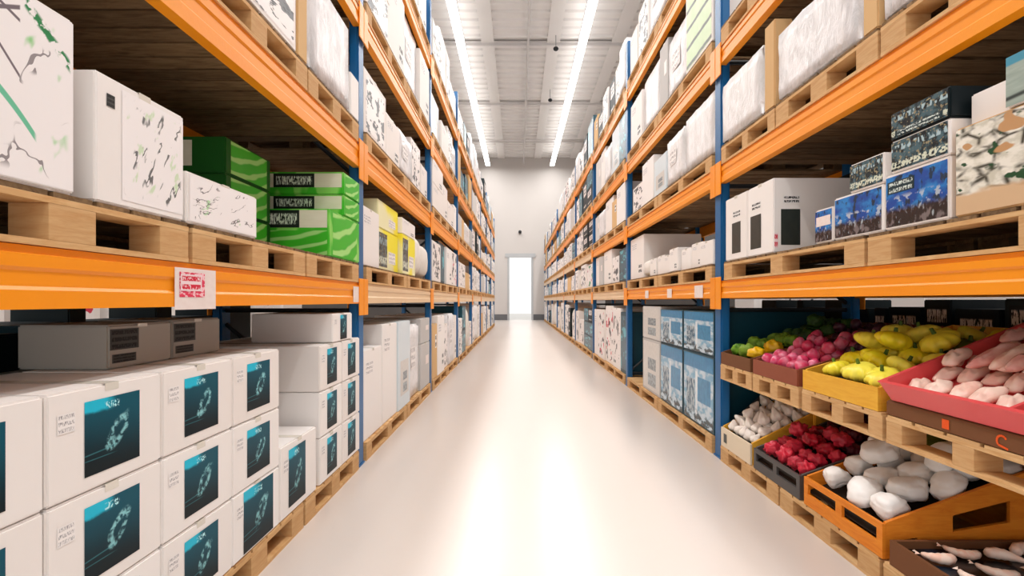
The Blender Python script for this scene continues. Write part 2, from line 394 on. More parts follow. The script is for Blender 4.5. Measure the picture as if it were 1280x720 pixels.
# ------------------------------------------------------------------ racks
def upright(s, k):
    sn, X = SIDE[s]; y = FY(s, k); H = 5.15 if s < 0 else 4.85
    far = k == NB[s]
    lab = f'blue steel upright frame at the near end of the {ORD[k]} {sn} bay' if not far else f'blue steel upright frame closing the far end of the {sn} rack'
    root = tag(empty('upright_frame', (s * (X + .5), y + PW / 2, 0)), lab, 'rack frame', 'blue upright frames of the racks')
    detail = k <= 3
    for q, xo in (('front', X + .013), ('rear', X + 1.0)):
        x0, x1 = sorted((s * xo, s * (xo + .07))); bm = bmesh.new()
        cx = s * (X + .5)
        addbox(bm, x0 - cx, x1 - cx, -PW / 2, PW / 2, .012, H)
        bmesh.ops.bevel(bm, geom=[e for e in bm.edges if abs(e.verts[0].co.z - e.verts[1].co.z) > 1], offset=.012, segments=2, affect='EDGES')
        mk('post', bm2me('post', bm), 'blue_paint', root)
        if detail: mk('foot_plate', boxmesh('foot_plate', x0 - cx - .008, x1 - cx + .008, -PW / 2 - .002, PW / 2 + .002, 0, .012), 'blue_paint', root)
    a, b = -.41 * s, .5 * s
    a, b = s * (X + .085) - s * (X + .5), s * (X + .998) - s * (X + .5)
    z = .18; i = 0
    while z < H - .2:
        if detail:
            bm = bmesh.new(); tube(bm, (a, 0, z), (b, 0, z), .018, 6); mk('cross_brace', bm2me('cross_brace', bm), 'dark_steel', root)
            if z + .95 < H:
                bm = bmesh.new(); p, q = ((a, 0, z + .05), (b, 0, z + .85)); 
                if i % 2: p, q = (b, 0, z + .05), (a, 0, z + .85)
                tube(bm, p, q, .016, 6); mk('cross_brace', bm2me('cross_brace', bm), 'dark_steel', root)
        z += .95; i += 1
    return root

def beam(s, k, l, rear=False):
    sn, X = SIDE[s]; z0, z1 = BEAMS[s][l]; h = z1 - z0; y0, y1 = FY(s, k) + PW + .002, FY(s, k + 1) - .002
    cy = (y0 + y1) / 2; x = s * (X + (1.07 if rear else .0)); o = (1 if rear else -1) * s   # outward direction
    prof = [(-.05, 0), (0, 0), (0, h * .30), (-.006, h * .36), (-.006, h * .60), (0, h * .66), (0, h * .86), (-.010, h * .88), (-.010, h), (-.05, h)]
    bm = bmesh.new(); A = []
    for yy in (y0 - cy, y1 - cy): A.append([bm.verts.new((o * p, yy, q)) for p, q in prof])
    n = len(prof)
    for i in range(n): bm.faces.new((A[0][i], A[0][(i + 1) % n], A[1][(i + 1) % n], A[1][i]))
    bm.faces.new(A[0]); bm.faces.new(A[1][::-1])
    cream = not rear and ((s < 0 and l == 0 and k >= 1) or (s > 0 and ((l == 0 and k >= 2) or (l == 1 and k >= 3))))
    lab = f"{'cream' if cream else 'orange'} {'rear' if rear else 'front'} beam of the {LEV[l + 1]} in the {ORD[k]} {sn} bay"
    b = tag(mk('shelf_beam', bm2me('shelf_beam', bm), 'cream_paint' if cream else 'orange_paint', None, (x, cy, z0)), lab, 'shelf beam', 'orange rack beams')
    if k <= 4:
        for e in (0, 1):
            c0, c1 = ((y0 - PW / 2 - cy, y0 - cy + .035) if e == 0 else (y1 - cy - .035, y1 + PW / 2 - .004 - cy))
            x0, x1 = sorted((o * .0015, o * .010)) if rear else sorted((-o * .0105, o * .0))
            bm = bmesh.new(); addbox(bm, o * .001 if o > 0 else -.009, .009 if o > 0 else -.001, c0, c1, -.085, h + .03)
            bmesh.ops.bevel(bm, geom=bm.edges[:], offset=.003, segments=1, affect='EDGES')
            mk('end_connector', bm2me('end_connector', bm), 'orange_paint', b)
    return b

# ------------------------------------------------------------------ pallets
PCACHE = {}
def pallet(s, y0, y1, z, label, group, inset=0, depth=1.06, h=PH, detail=True, mat_='pine'):
    w = y1 - y0; key = (round(w, 3), round(depth, 3), round(h, 3), detail)
    if key not in PCACHE:
        hw, hd = w / 2, depth / 2; t = h * .115; d = {}; bw = .065 if w > .75 else .04
        bm = bmesh.new(); n = max(4, round(w / .125)); p = w / n
        for i in range(n): addbox(bm, -hd, hd, -hw + i * p + p * .06, -hw + (i + 1) * p - p * .06, h - t * .8, h)
        d['top'] = bm
        def strip(z0, z1): return boxmesh('board', -.05, .05, -hw, hw, z0, z1)
        if detail:
            blk = boxmesh('block', -.05, .05, -bw, bw, t, h - 1.87 * t, .002)
            lb = bmesh.new()
            for i in range(n):
                q = random.Random(i * 7 + int(w * 100)); g0, g1 = q.uniform(.03, .1), q.uniform(.03, .1)
                addbox(lb, -hd + .102, hd - .102, -hw + i * p + p * g0, -hw + (i + 1) * p - p * g1, 0, t)
            d = {'low': bm2me('underdeck', lb), 'top': bm2me('deck', d['top']), 'stringer': strip(h - 1.85 * t, h - .82 * t), 'skid': strip(0, t), 'block': blk}
        else:
            bm = d['top']
            for xx in (-hd, hd - .1):
                addbox(bm, xx, xx + .1, -hw, hw, h - 1.85 * t, h - .82 * t); addbox(bm, xx, xx + .1, -hw, hw, 0, t)
                for yy in (-hw + .065, 0, hw - .065): addbox(bm, xx, xx + .1, yy - .065, yy + .065, t, h - 1.85 * t)
            d = {'one': bm2me('pallet', bm)}
        PCACHE[key] = d
    d = PCACHE[key]; xa, xb = xs(s, inset, depth); cx, cy = (xa + xb) / 2, (y0 + y1) / 2
    if not detail: return tag(mk('pallet', d['one'], mat_, None, (cx, cy, z)), label, 'pallet', group)
    r = tag(empty('pallet', (cx, cy, z)), label, 'pallet', group)
    def put(nm, me, m, loc=(0, 0, 0)):
        o = bpy.data.objects.new(nm, me); link(o); o.parent = r; o.location = loc
        if not me.materials: me.materials.append(None)
        o.material_slots[0].link = 'OBJECT'; o.material_slots[0].material = MATS[m]
    dark = 'pine_shaded' if z > 1 else mat_
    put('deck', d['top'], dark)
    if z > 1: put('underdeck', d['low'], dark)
    hw, hd = w / 2, depth / 2
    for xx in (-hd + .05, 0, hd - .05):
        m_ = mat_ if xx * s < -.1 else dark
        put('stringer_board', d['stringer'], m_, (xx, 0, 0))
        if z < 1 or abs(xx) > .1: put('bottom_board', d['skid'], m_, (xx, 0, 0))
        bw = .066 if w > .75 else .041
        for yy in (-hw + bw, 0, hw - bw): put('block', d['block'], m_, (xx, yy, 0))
    return r

# ------------------------------------------------------------------ cartons and loads
BCACHE = {}
def body_mesh(kind, dx, dy, dz):
    key = (kind, round(dx, 3), round(dy, 3), round(dz, 3))
    if key in BCACHE: return BCACHE[key].copy() if False else BCACHE[key]
    if kind == 'box':
        bm = bmesh.new(); addbox(bm, -dx / 2, dx / 2, -dy / 2, dy / 2, 0, dz)
        bmesh.ops.bevel(bm, geom=bm.edges[:], offset=min(.006, dz * .05), segments=2, affect='EDGES'); me = bm2me('carton', bm)
    elif kind == 'wrap':
        rr = random.Random(hash(key) % 9999); bm = bmesh.new(); addbox(bm, -dx / 2, dx / 2, -dy / 2, dy / 2, 0, dz)
        bmesh.ops.bevel(bm, geom=bm.edges[:], offset=.02, segments=2, affect='EDGES')
        bmesh.ops.subdivide_edges(bm, edges=[e for e in bm.edges if e.calc_length() > .1], cuts=5, use_grid_fill=True)
        for v in bm.verts:
            if .01 < v.co.z: v.co += Vector((rr.uniform(-1, 1), rr.uniform(-1, 1), rr.uniform(-1, .2))) * .006
            v.co.x = max(-dx / 2, min(dx / 2, v.co.x)); v.co.y = max(-dy / 2, min(dy / 2, v.co.y))
        me = bm2me('wrap', bm, True)
    else:   # sack: rounded pillow
        bm = bmesh.new(); bmesh.ops.create_uvsphere(bm, u_segments=20, v_segments=12, radius=1)
        sg = lambda v, p: math.copysign(abs(v) ** p, v)
        for v in bm.verts:
            x, y, z = v.co; v.co = (sg(x, .45) * dx / 2, sg(y, .45) * dy / 2, (sg(z, .5) + 1) / 2 * dz)
        me = bm2me('sack', bm, True)
    BCACHE[key] = me; return me

def face_pt(s, dims, face, u, v, off=.0012):
    dx, dy, dz = dims
    if face == 'aisle': return (-s * (dx / 2 + off), (u - .5) * dy * (-1 if s > 0 else 1), v * dz)
    if face == 'cam': return ((u - .5) * dx, -(dy / 2 + off), v * dz)
    return ((u - .5) * dx, (v - .5) * dy, dz + off)
def body(kind, name, s, y0, y1, z, h, inset, depth, m, label, cat, group=None):
    """a load whose aisle face stands inset metres behind the rack face"""
    xa, xb = xs(s, inset, depth); dx, dy = xb - xa, y1 - y0
    me = body_mesh(kind, dx, dy, h)
    o = bpy.data.objects.new(name, me); link(o)
    if not me.materials: me.materials.append(None)
    o.material_slots[0].link = 'OBJECT'; o.material_slots[0].material = MATS[m]
    o.location = ((xa + xb) / 2, (y0 + y1) / 2, z + .002)
    tag(o, label, cat, group); DIM[o.name] = (dx, dy, h)
    return o
DIM = {}
def panel(o, s, face, u0, u1, v0, v1, m, name='printed_panel', off=.0012, label=None):
    d = DIM[o.name]; P = lambda u, v: face_pt(s, d, face, u, v, off)
    q = quads(name, [[P(u0, v0), P(u1, v0), P(u1, v1), P(u0, v1)]], m, o)
    if label: q['label'] = label
    return q
def tape(o, s, m='tape_film', w=.045):
    dx, dy, dz = DIM[o.name]; e = .0006; t = dz + e; x = -s * (dx / 2 + e); a = min(.02, dz * .08); P = []
    P.append([(-dx / 2, -w / 2, t), (dx / 2, -w / 2, t), (dx / 2, w / 2, t), (-dx / 2, w / 2, t)])
    yl, yr = (-w / 2, w / 2) if s < 0 else (w / 2, -w / 2)
    P.append([(x, yl, dz - a), (x, yr, dz - a), (x, yr, t), (x, yl, t)])
    return quads('tape', P, m, o)

# ------------------------------------------------------------------ generic bay filling
LOOK = {'white': 'white carton', 'ink': 'white carton with dark print', 'wrap': 'film-wrapped pale load', 'kraft': 'tan cardboard carton', 'grey': 'light grey carton',
        'teal': 'dark teal printed carton', 'black': 'black carton with white label', 'sack': 'plump white sack', 'yellow': 'yellow and cream carton', 'pale': 'pale blue carton',
        'red': 'white carton with red and black print', 'appl': 'blue and white appliance carton', 'gappl': 'grey appliance carton with pictures', 'stripe': 'pale green striped carton', 'green': 'white carton with green mark'}
BASE = {'white': 'white_card', 'ink': 'white_card', 'wrap': 'film_wrap', 'kraft': 'kraft', 'grey': 'grey_card', 'teal': 'teal_card', 'black': 'dark_card', 'sack': 'sack_cloth',
        'yellow': 'yellow_card', 'pale': 'pale_card', 'red': 'white_card', 'appl': 'teal_card', 'gappl': 'grey_card', 'stripe': 'white_card', 'green': 'white_card'}
def load(kind, s, y0, y1, z, h, inset, depth, label, group, near=True):
    shape = 'wrap' if kind == 'wrap' else 'sack' if kind == 'sack' else 'box'
    nm = {'wrap': 'wrapped_load', 'sack': 'sack'}.get(kind, 'carton')
    o = body(shape, nm, s, y0, y1, z, h, inset, depth, BASE[kind], label, {'wrap': 'wrapped load', 'sack': 'sack'}.get(kind, 'box'), group)
    r = R.random
    if kind == 'wrap' and r() < .45: panel(o, s, 'aisle', .2, .62, .4, .7, 'print_grey', 'printed_sheet', .004)
    if kind == 'ink':
        panel(o, s, 'aisle', .1, .9, .08, .92, 'pic_inky')
        if near: panel(o, s, 'cam', .1, .6, .3, .8, 'print_dark'); tape(o, s)
    elif kind == 'white':
        if near:
            panel(o, s, 'aisle', .1, .5, .72, .86, 'print_grey', 'printed_mark'); tape(o, s)
            if r() < .5: panel(o, s, 'aisle', .62, .88, .12, .34, 'print_dark', 'shipping_label')
        else: panel(o, s, 'aisle', .1, .9, .1, .9, 'pic_inky')
    elif kind == 'grey' and near: tape(o, s); panel(o, s, 'aisle', .55, .85, .5, .7, 'tag_white', 'shipping_label')
    elif kind == 'kraft' and near: tape(o, s); panel(o, s, 'aisle', .6, .88, .55, .8, 'print_dark', 'shipping_label')
    elif kind == 'pale': panel(o, s, 'aisle', .15, .85, .15, .55, 'pic_grey')
    elif kind == 'teal': panel(o, s, 'aisle', .06, .94, .06, .94, 'pic_tealmix')
    elif kind == 'black':
        panel(o, s, 'aisle', .2, .8, .52, .86, 'tag_white', 'white_label'); panel(o, s, 'aisle', .3, .7, .58, .8, 'print_dark', 'printed_mark', .002)
        panel(o, s, 'aisle', .2, .8, .14, .24, 'print_white_on_black', 'printed_mark')
    elif kind == 'red': panel(o, s, 'aisle', .06, .94, .05, .95, 'pic_redblack')
    elif kind == 'green': panel(o, s, 'aisle', .06, .94, .05, .95, 'pic_greenmark')
    elif kind == 'appl': panel(o, s, 'aisle', .03, .97, .03, .97, 'pic_appliance')
    elif kind == 'gappl': panel(o, s, 'aisle', .05, .95, .05, .95, 'pic_grey')
    elif kind == 'stripe': panel(o, s, 'aisle', .04, .96, .04, .96, 'pic_stripe')
    elif kind == 'yellow':
        if 'lower' in label: panel(o, s, 'aisle', .04, .42, .08, .9, 'pic_dark', 'printed_picture')
        panel(o, s, 'aisle', .5, .85, .2, .5, 'print_grey', 'printed_mark')
    return o
def base_z(s, l): return (0 if l == 0 else BEAMS[s][l - 1][1] + .002)
def bay_pallets(s, k, l, cuts=None, **kw):
    sn = SIDE[s][0]; y0, y1 = FY(s, k) + PW + .015, FY(s, k + 1) - .015
    if cuts is None:
        n = 2 if k > 0 else 3; w = (y1 - y0) / n; cuts = [(y0 + i * w + .01, y0 + (i + 1) * w - .01) for i in range(n)]
    for i, (a, b) in enumerate(cuts):
        pallet(s, a, b, base_z(s, l), f'pine pallet, {ORD[i]} along the {LEV[l]} of the {ORD[k]} {sn} bay', f'pine pallets of the {sn} rack', detail=k <= 2, **kw)
def fill(s, k, l, items, start=None):
    """items: (kind, width, height) or (kind, width, [heights from the bottom up]); laid from the near end"""
    sn = SIDE[s][0]; y = (FY(s, k) + PW + .02) if start is None else start; z = base_z(s, l) + PH
    end = FY(s, k + 1) - .012
    for i, it in enumerate(items):
        kinds, w, hs = it[0], it[1], it[2]; hs = hs if isinstance(hs, (list, tuple)) else [hs]
        hm = (BEAMS[s][l][0] if l < 4 else 99) - z - .02
        if sum(hs) > hm: hs = [h * hm / sum(hs) for h in hs]
        if y + w > end: w = end - y
        if w < .12: break
        zz = z; inset = it[3] if len(it) > 3 else R.uniform(.0, .05)
        for j, h in enumerate(hs):
            kd = kinds[j % len(kinds)] if isinstance(kinds, (list, tuple)) else kinds
            pos = '' if len(hs) == 1 else ('lower ' if j == 0 else 'upper ' if j == len(hs) - 1 else 'middle ')
            load(kd, s, y, y + w - .012, zz, h - .003, inset, R.uniform(.7, .95), f'{pos}{LOOK[kd]}, {ORD[i]} along {LEV[l]}, {ORD[k]} {sn} bay', f'loads on the {sn} rack shelves', near=k <= 2)
            zz += h
        y += w
def rand_items(s, k, l):
    hmax = ((BEAMS[s][l][0] if l < 4 else BEAMS[s][3][1] + 1.0) - base_z(s, l) - PH - .03)
    it = []; y = 0; L = BAY[s] - PW
    while y < L - .15 and len(it) < 12:
        w = R.choice((.42, .5, .62, .75, .9)) * (1 if k < 3 else 1.25 if k < 5 else 1.6)
        kd = R.choices(['white', 'ink', 'wrap', 'grey', 'kraft', 'teal', 'pale', 'sack', 'red', 'black'], [.22, .25, .18, .07, .05, .08, .05, .04, .06, .05 if s > 0 else .02])[0]
        h = hmax * R.uniform(.55, .98)
        if kd in ('white', 'ink', 'teal', 'red') and R.random() < .4 and k < 5: it.append((kd, w, [h / 2, h / 2]))
        else: it.append((kd, w, h))
        y += w
    return it

for s in (-1, 1):
    for k in range(NB[s] + 1): upright(s, k)
    for k in range(NB[s]):
        for l in range(4): beam(s, k, l); beam(s, k, l, True)

OVER = {
 (-1, 1, 0): [('white', .5, .69), ('white', .5, .86), ('pale', .5, .86), ('wrap', .55, .8), (['grey', 'grey'], .6, [.55, .3])],
 (-1, 1, 1): [('white', .46, .46), (['yellow', 'yellow'], .68, [.36, .24]), (['yellow', 'white'], .6, [.4, .16]), ('sack', .42, .5), ('sack', .42, .44)],
 (-1, 1, 2): [('ink', .62, .5), ('white', .5, .4), ('wrap', .6, .45), ('ink', .5, .55), ('white', .4, .4)],
 (-1, 1, 3): [(['ink', 'white'], .7, [.42, .42]), ('white', .6, .8), ('wrap', .7, .82), ('white', .6, .7)],
 (-1, 1, 4): [('white', .7, .7), ('wrap', .8, .8), ('ink', .6, .6), ('white', .5, .7)],
 (-1, 2, 1): [('ink', .7, .55), ('teal', .6, .62), ('white', .6, .6), ('red', .7, .6)],
 (-1, 2, 0): [('kraft', .4, .75), ('white', .6, .85), ('ink', .5, .7), ('wrap', .6, .85), ('white', .6, .8)],
 (1, 1, 0): [(['appl', 'appl'], .72, [.62, .36], .02), (['appl', 'appl'], .72, [.62, .36], .02), (['gappl', 'gappl'], .74, [.62, .38], .02), ('kraft', .1, .95), (['gappl', 'pale'], .7, [.6, .38], .02)],
 (1, 1, 1): [('white', .3, .2)] + [('white', .27, h) for h in (.22, .2, .23, .19, .21, .2)] + [('sack', .3, .22), ('white', .7, .55)],
 (1, 1, 2): [('wrap', .7, .52), ('wrap', .5, .48), ('pale', .45, .4), ('white', .5, .5), ('ink', .6, .35)],
 (1, 1, 3): [('stripe', .62, .72), ('wrap', .6, .62), ('grey', .3, .7), ('wrap', .7, .66), ('white', .6, .6)],
 (1, 1, 4): [('white', .7, .6), ('teal', .5, .55), ('wrap', .7, .7), ('ink', .5, .6), ('white', .4, .5)],
 (1, 2, 0): [('teal', .4, .9), ('ink', .6, .95), ('red', .7, .98), ('red', .7, .9), ('white', .5, .9)],
 (1, 2, 1): [('teal', .6, .5), ('ink', .5, .42), ('white', .7, .58), ('grey', .4, .52), ('white', .6, .56)],
 (1, 2, 2): [('white', .6, .56), ('kraft', .4, .45), ('white', .7, .58), ('wrap', .6, .5), ('grey', .5, .5)],
 (1, 2, 3): [('teal', .5, .7), ('pale', .6, .72), ('wrap', .6, .6), ('white', .5, .72), ('grey', .6, .7)],
 (1, 3, 0): [(['teal', 'teal', 'black'], .7, [.3, .3, .3]), (['teal', 'teal', 'teal'], .8, [.3, .3, .3]), ('ink', .8, .6), ('white', .6, .8)],
 (1, 3, 1): [('green', .9, .5), ('white', .8, .55), ('sack', .6, .45), ('white', .6, .5)],
 (1, 3, 2): [(['black', 'black'], .8, [.35, .35]), (['black', 'black'], .8, [.35, .3]), ('white', .7, .6), ('ink', .6, .5)],
 (1, 3, 3): [(['black', 'teal'], .8, [.4, .35]), ('black', .7, .7), ('teal', .6, .6), ('white', .8, .6)],
 (1, 3, 4): [('teal', .8, .8), ('black', .6, .7), ('white', .8, .6), ('wrap', .7, .7)],
}
for s in (-1, 1):
    for k in range(1, NB[s]):
        for l in range(5):
            bay_pallets(s, k, l); fill(s, k, l, OVER.get((s, k, l)) or rand_items(s, k, l))

# ------------------------------------------------------------------ left rack, first bay
s = -1
for l in (0, 3): bay_pallets(s, 0, l)
bay_pallets(s, 0, 1, [(.80, 1.655), (1.675, 2.56), (2.58, 3.42)])
bay_pallets(s, 0, 2, [(.80, 1.62), (1.63, 2.587), (2.60, 3.42)])
g_ = 'white cartons with teal pictures, stacked on the floor pallets'
EX = [.78, 1.155, 1.532, 1.909, 2.286]; RH = .279; Z0 = PH + .001
def teal_box(y0, y1, z, h, label, pic=(.26, .74, .12, .86), depth=.46, inset=0, cam=False):
    o = body('box', 'carton', -1, y0, y1, z, h - .003, inset, depth, 'white_card', label, 'box', g_)
    p = panel(o, -1, 'aisle', *pic, 'pic_teal', 'printed_picture')
    panel(o, -1, 'aisle', .07, .2, .62, .8, 'print_grey', 'printed_mark'); tape(o, -1); return o
COLN = ['first', 'second', 'third', 'fourth']; ROWN = ['bottom', 'middle', 'top']
for i in range(4):
    for j in range(3):
        pic = (.27, .76, .14, .86)
        if i == 3 and j == 0: pic = (.2, .84, .04, .97)
        teal_box(EX[i] + .001, EX[i + 1] - .003, Z0 + j * RH, RH, f'white carton with teal picture, {ROWN[j]} row, {COLN[i]} column from the near end', pic)
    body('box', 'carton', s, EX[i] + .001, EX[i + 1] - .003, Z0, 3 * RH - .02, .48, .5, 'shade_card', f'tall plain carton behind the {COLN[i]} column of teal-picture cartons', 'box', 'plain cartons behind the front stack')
teal_box(2.292, 2.70, Z0, .36, 'low wide white carton with teal picture standing alone below the stepped stack', (.2, .66, .1, .9), .5)
for i, (a, b) in enumerate(((2.75, 3.094), (3.098, 3.435))):
    for j in range(3):
        z = Z0 + (0, .272, .538)[j]; h = (.272, .266, .266)[j]
        teal_box(a, b, z, h, f'white carton with teal picture, {ROWN[j]} row, {("near", "far")[i]} column beside the blue post', (.3, .74, .1, .9), .8)
teal_box(2.94, 3.28, Z0 + .805, .18, 'white carton with teal picture lying on top of the stack beside blue post', (.36, .7, .06, .94), .5)
# dim second row on the stack
for i, (a, b, hh) in enumerate(((1.57, 1.856, .145), (1.862, 2.16, .15))):
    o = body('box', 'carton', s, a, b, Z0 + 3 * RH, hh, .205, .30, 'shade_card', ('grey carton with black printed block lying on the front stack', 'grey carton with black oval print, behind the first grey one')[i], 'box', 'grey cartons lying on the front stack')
    panel(o, s, 'aisle', .02, .44, .42, .9, 'print_onblack', 'printed_mark'); panel(o, s, 'aisle', .05, .4, .12, .32, 'print_onblack', 'printed_mark'); tape(o, s)
o = body('box', 'carton', s, 1.80, 2.12, Z0 + 3 * RH, .13, .56, .40, 'teal_card', 'dark teal carton lying behind the grey cartons on the front stack', 'box')
for i, (a, b, hh) in enumerate(((.9, 1.25, .13), (1.3, 1.7, .13), (2.3, 2.68, .9), (2.25, 2.7, .6))):  # near-black colour stands for the darkness at the back of the bay
    if i == 3: continue
    z = Z0 + 3 * RH - .02 if i < 2 else Z0
    body('box', 'carton', s, a, b, z, hh, .62, .36, 'dark_card', ('low carton darkened for shade at the back of the front stack, near end', 'low carton darkened for shade at the back of the front stack, beside teal one', 'tall carton darkened for shade standing behind the low wide carton')[i], 'box', 'shade-darkened cartons at the back of the bay')
yy = .80  # dark boxes added to darken the view under the first shelf
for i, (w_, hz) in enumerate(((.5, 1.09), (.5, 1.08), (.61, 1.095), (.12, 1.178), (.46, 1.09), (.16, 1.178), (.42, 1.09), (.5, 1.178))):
    body('box', 'carton', s, yy, yy + w_ - .02, 0, hz, 1.12, .3, 'dark_card', f'tall dark carton added behind the teal-picture stacks, {ORD[i]} from near end', 'box', 'added dark cartons behind the first left bay'); yy += w_
# first shelf
zz = BEAMS[s][0][1] + .002 + PH
gb = 'white cartons with plant drawings on the first left shelf'
o = body('box', 'carton', s, .785, 1.229, zz, .445, 0, .55, 'white_card', 'large white carton with ruled lines and green sprigs, nearest the camera', 'box', gb); panel(o, s, 'aisle', .01, .99, .02, .98, 'botanic_large', 'plant_drawing'); tape(o, s)
o = body('box', 'carton', s, 1.29, 1.632, zz, .355, 0, .5, 'white_card', 'upright white carton with black ink plant drawing, between two paler ones', 'box', gb)
panel(o, s, 'aisle', .25, .98, .06, .95, 'botanic_ink', 'plant_drawing'); panel(o, s, 'aisle', .1, .18, .76, .86, 'print_onblack', 'printed_mark'); tape(o, s)
o = body('box', 'carton', s, 1.645, 2.088, zz, .178, 0, .5, 'white_card', 'low white carton with pale green plant drawing beside the green boxes', 'box', gb); panel(o, s, 'aisle', .03, .97, .05, .95, 'botanic', 'plant_drawing'); tape(o, s)
gg = 'green and white boxes on the first left shelf'
def green_box(y0, y1, z, h, inset, depth, label, base='green_card', lab=(.02, .98, .3, .92), swoosh=False):
    o = body('box', 'green_box', s, y0, y1, z, h, inset, depth, base, label, 'box', gg)
    u0, u1, v0, v1 = lab
    panel(o, s, 'cam', u0, u1, v0, v1, 'cream_panel', 'label_band'); d = u1 - u0
    panel(o, s, 'cam', u0 + d * .3, u0 + d * .72, v0, v1, 'print_black', 'printed_mark', .002)
    if swoosh: panel(o, s, 'cam', .02, .98, .02, v0 - .06, 'pic_leaf', 'leaf_print')
    panel(o, s, 'aisle', .1, .9, .05, .95, 'pic_leaf', 'leaf_print'); return o
green_box(2.885, 3.43, zz, .285, 0, .62, 'lowest green box with leaf print and black lettered band', lab=(.02, .98, .6, .97), swoosh=True)
green_box(3.125, 3.435, zz + .288, .135, 0, .66, 'middle green box with black lettered band, second from the top')
green_box(3.125, 3.435, zz + .426, .145, 0, .66, 'topmost bright green box with black lettered band beside blue post')
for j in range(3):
    green_box(2.42, 2.86, zz + j * .188, .185, .34, .42, f'dark green box in shade behind, {("lowest", "middle", "topmost")[j]} of its stack', 'shaded_green_card', (.02, .6, .2, .9))
def back_row(s, y0, y1, n, z, hs, inset, depth, sn):  # dark boxes added so the back of the shelf reads as shade
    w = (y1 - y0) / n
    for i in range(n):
        body('box', 'carton', s, y0 + i * w, y0 + (i + 1) * w - .012, z, hs[i % len(hs)], inset, depth, 'dark_card', f'added dark carton at the back of first {sn} shelf, {ORD[i]} from the near end', 'box', f'added dark cartons at the back of the first {sn} shelf')
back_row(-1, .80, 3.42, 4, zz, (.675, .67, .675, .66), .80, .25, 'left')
# second shelf
zz = BEAMS[s][1][1] + .002 + PH
gz = 'loads on the second shelf of the first left bay'
o = body('box', 'carton', s, 1.25, 1.85, zz, .62, 0, .9, 'white_card', 'white carton on second left shelf, nearest of the three there', 'box', gz); panel(o, s, 'aisle', .1, .9, .1, .9, 'pic_inky')
o = body('box', 'carton', s, 1.87, 2.455, zz, .62, 0, .9, 'white_card', 'white carton with black stencilled marks above the orange beam', 'box', gz); panel(o, s, 'aisle', .08, .95, .04, .4, 'pic_inky', 'printed_mark'); tape(o, s)
o = body('wrap', 'wrapped_load', s, 2.62, 3.24, zz, .57, 0, .9, 'film_wrap', 'film-wrapped grey load standing beyond the cardboard corner post', 'wrapped load', gz)
o = body('box', 'carton', s, 3.26, 3.42, zz, .29, 0, .4, 'white_card', 'small white carton squeezed beside the blue post, second shelf', 'box', gz)
o = body('box', 'corner_post', s, 2.475, 2.585, zz, .64, 0, .11, 'kraft', 'tan cardboard corner post between white carton and wrapped load', 'corner post', 'cardboard corner posts')

# price tags stuck on the beams
def beam_obj(s, k, l):
    for o in bpy.data.objects:
        if o.get('label') == f'orange front beam of the {LEV[l + 1]} in the {ORD[k]} {SIDE[s][0]} bay': return o
def price_tag(s, k, l, y0, y1, z0, z1, m='tag_white', print_=True, hang=False):
    b = beam_obj(s, k, l); e = .002; x = -s * e
    def P(a, bb, cz, dz, off=0):
        l_, r_ = (a, bb) if s < 0 else (bb, a)
        X = -s * (e + off)
        return [[(X, l_ - b.location.y, cz - b.location.z), (X, r_ - b.location.y, cz - b.location.z), (X, r_ - b.location.y, dz - b.location.z), (X, l_ - b.location.y, dz - b.location.z)]]
    t = quads('price_tag', P(y0, y1, z0, z1), m, b)
    w, h = y1 - y0, z1 - z0
    if print_:
        q = quads('tag_print', P(y0 + w * .1, y0 + w * .7, z0 + h * .3, z1 - h * .1, .001), 'tag_pink', t)
        q2 = quads('tag_print', P(y0 + w * .12, y0 + w * .62, z1 - h * .55, z1 - h * .15, .002), 'print_red', t)
    return t
t = price_tag(-1, 0, 0, 1.585, 1.80, 1.17, 1.312); t['label'] = 'white price tag with red print'
price_tag(-1, 0, 0, 3.30, 3.42, 1.19, 1.30, print_=False)
price_tag(1, 1, 0, 3.95, 4.14, 1.225, 1.33, print_=False); price_tag(1, 1, 0, 4.75, 4.9, 1.23, 1.32, print_=False); price_tag(1, 1, 0, 5.6, 5.75, 1.23, 1.32, print_=False)

# ------------------------------------------------------------------ right rack, first bay
s = 1
bay_pallets(s, 0, 3)
bay_pallets(s, 0, 0, [(.70, 1.38), (1.42, 2.0), (2.02, 2.79), (2.81, 3.61)], h=.12)
bay_pallets(s, 0, 1, [(.70, 2.09), (2.11, 3.55)])
bay_pallets(s, 0, 2, [(1.25, 2.015), (2.03, 2.835), (2.85, 3.60)])
zz = BEAMS[s][0][1] + .002 + PH
gw = 'white cartons with dark window print on the first right shelf'
def dark_win(o, face, u0, u1):
    panel(o, s, face, u0, u1, .1, .58, 'dark_panel', 'dark_window_print'); panel(o, s, face, u0 + (u1 - u0) * .1, u1, .66, .76, 'print_dark', 'printed_mark')
o = body('box', 'carton', s, 3.19, 3.52, zz, .445, 0, .5, 'white_card', 'white carton with dark window print beside the blue post', 'box', gw); dark_win(o, 'aisle', .32, .72); tape(o, s)
o = body('box', 'carton', s, 2.862, 3.18, zz, .445, 0, .5, 'white_card', 'white carton with dark window print on both faces, beside blue cartons', 'box', gw); dark_win(o, 'aisle', .12, .55); dark_win(o, 'cam', .09, .32)
panel(o, s, 'cam', .01, .055, .06, .26, 'print_red', 'red_sticker', label='small red sticker'); tape(o, s)
gbx = 'small product cartons on the first right shelf'
def prod_box(y0, y1, z, h, pic, label, cam='white_card', base='white_card', depth=.36, inset=0):
    o = body('box', 'product_carton', s, y0, y1, z, h, inset, depth, base, label, 'box', gbx)
    panel(o, s, 'aisle', .03, .97, .05, .95, pic, 'printed_picture'); return o
o = prod_box(2.322, 2.46, zz, .17, 'pic_blue', 'smallest blue product carton, beside the white carton'); panel(o, s, 'aisle', .1, .9, .5, .78, 'tag_white', 'white_label', .002)
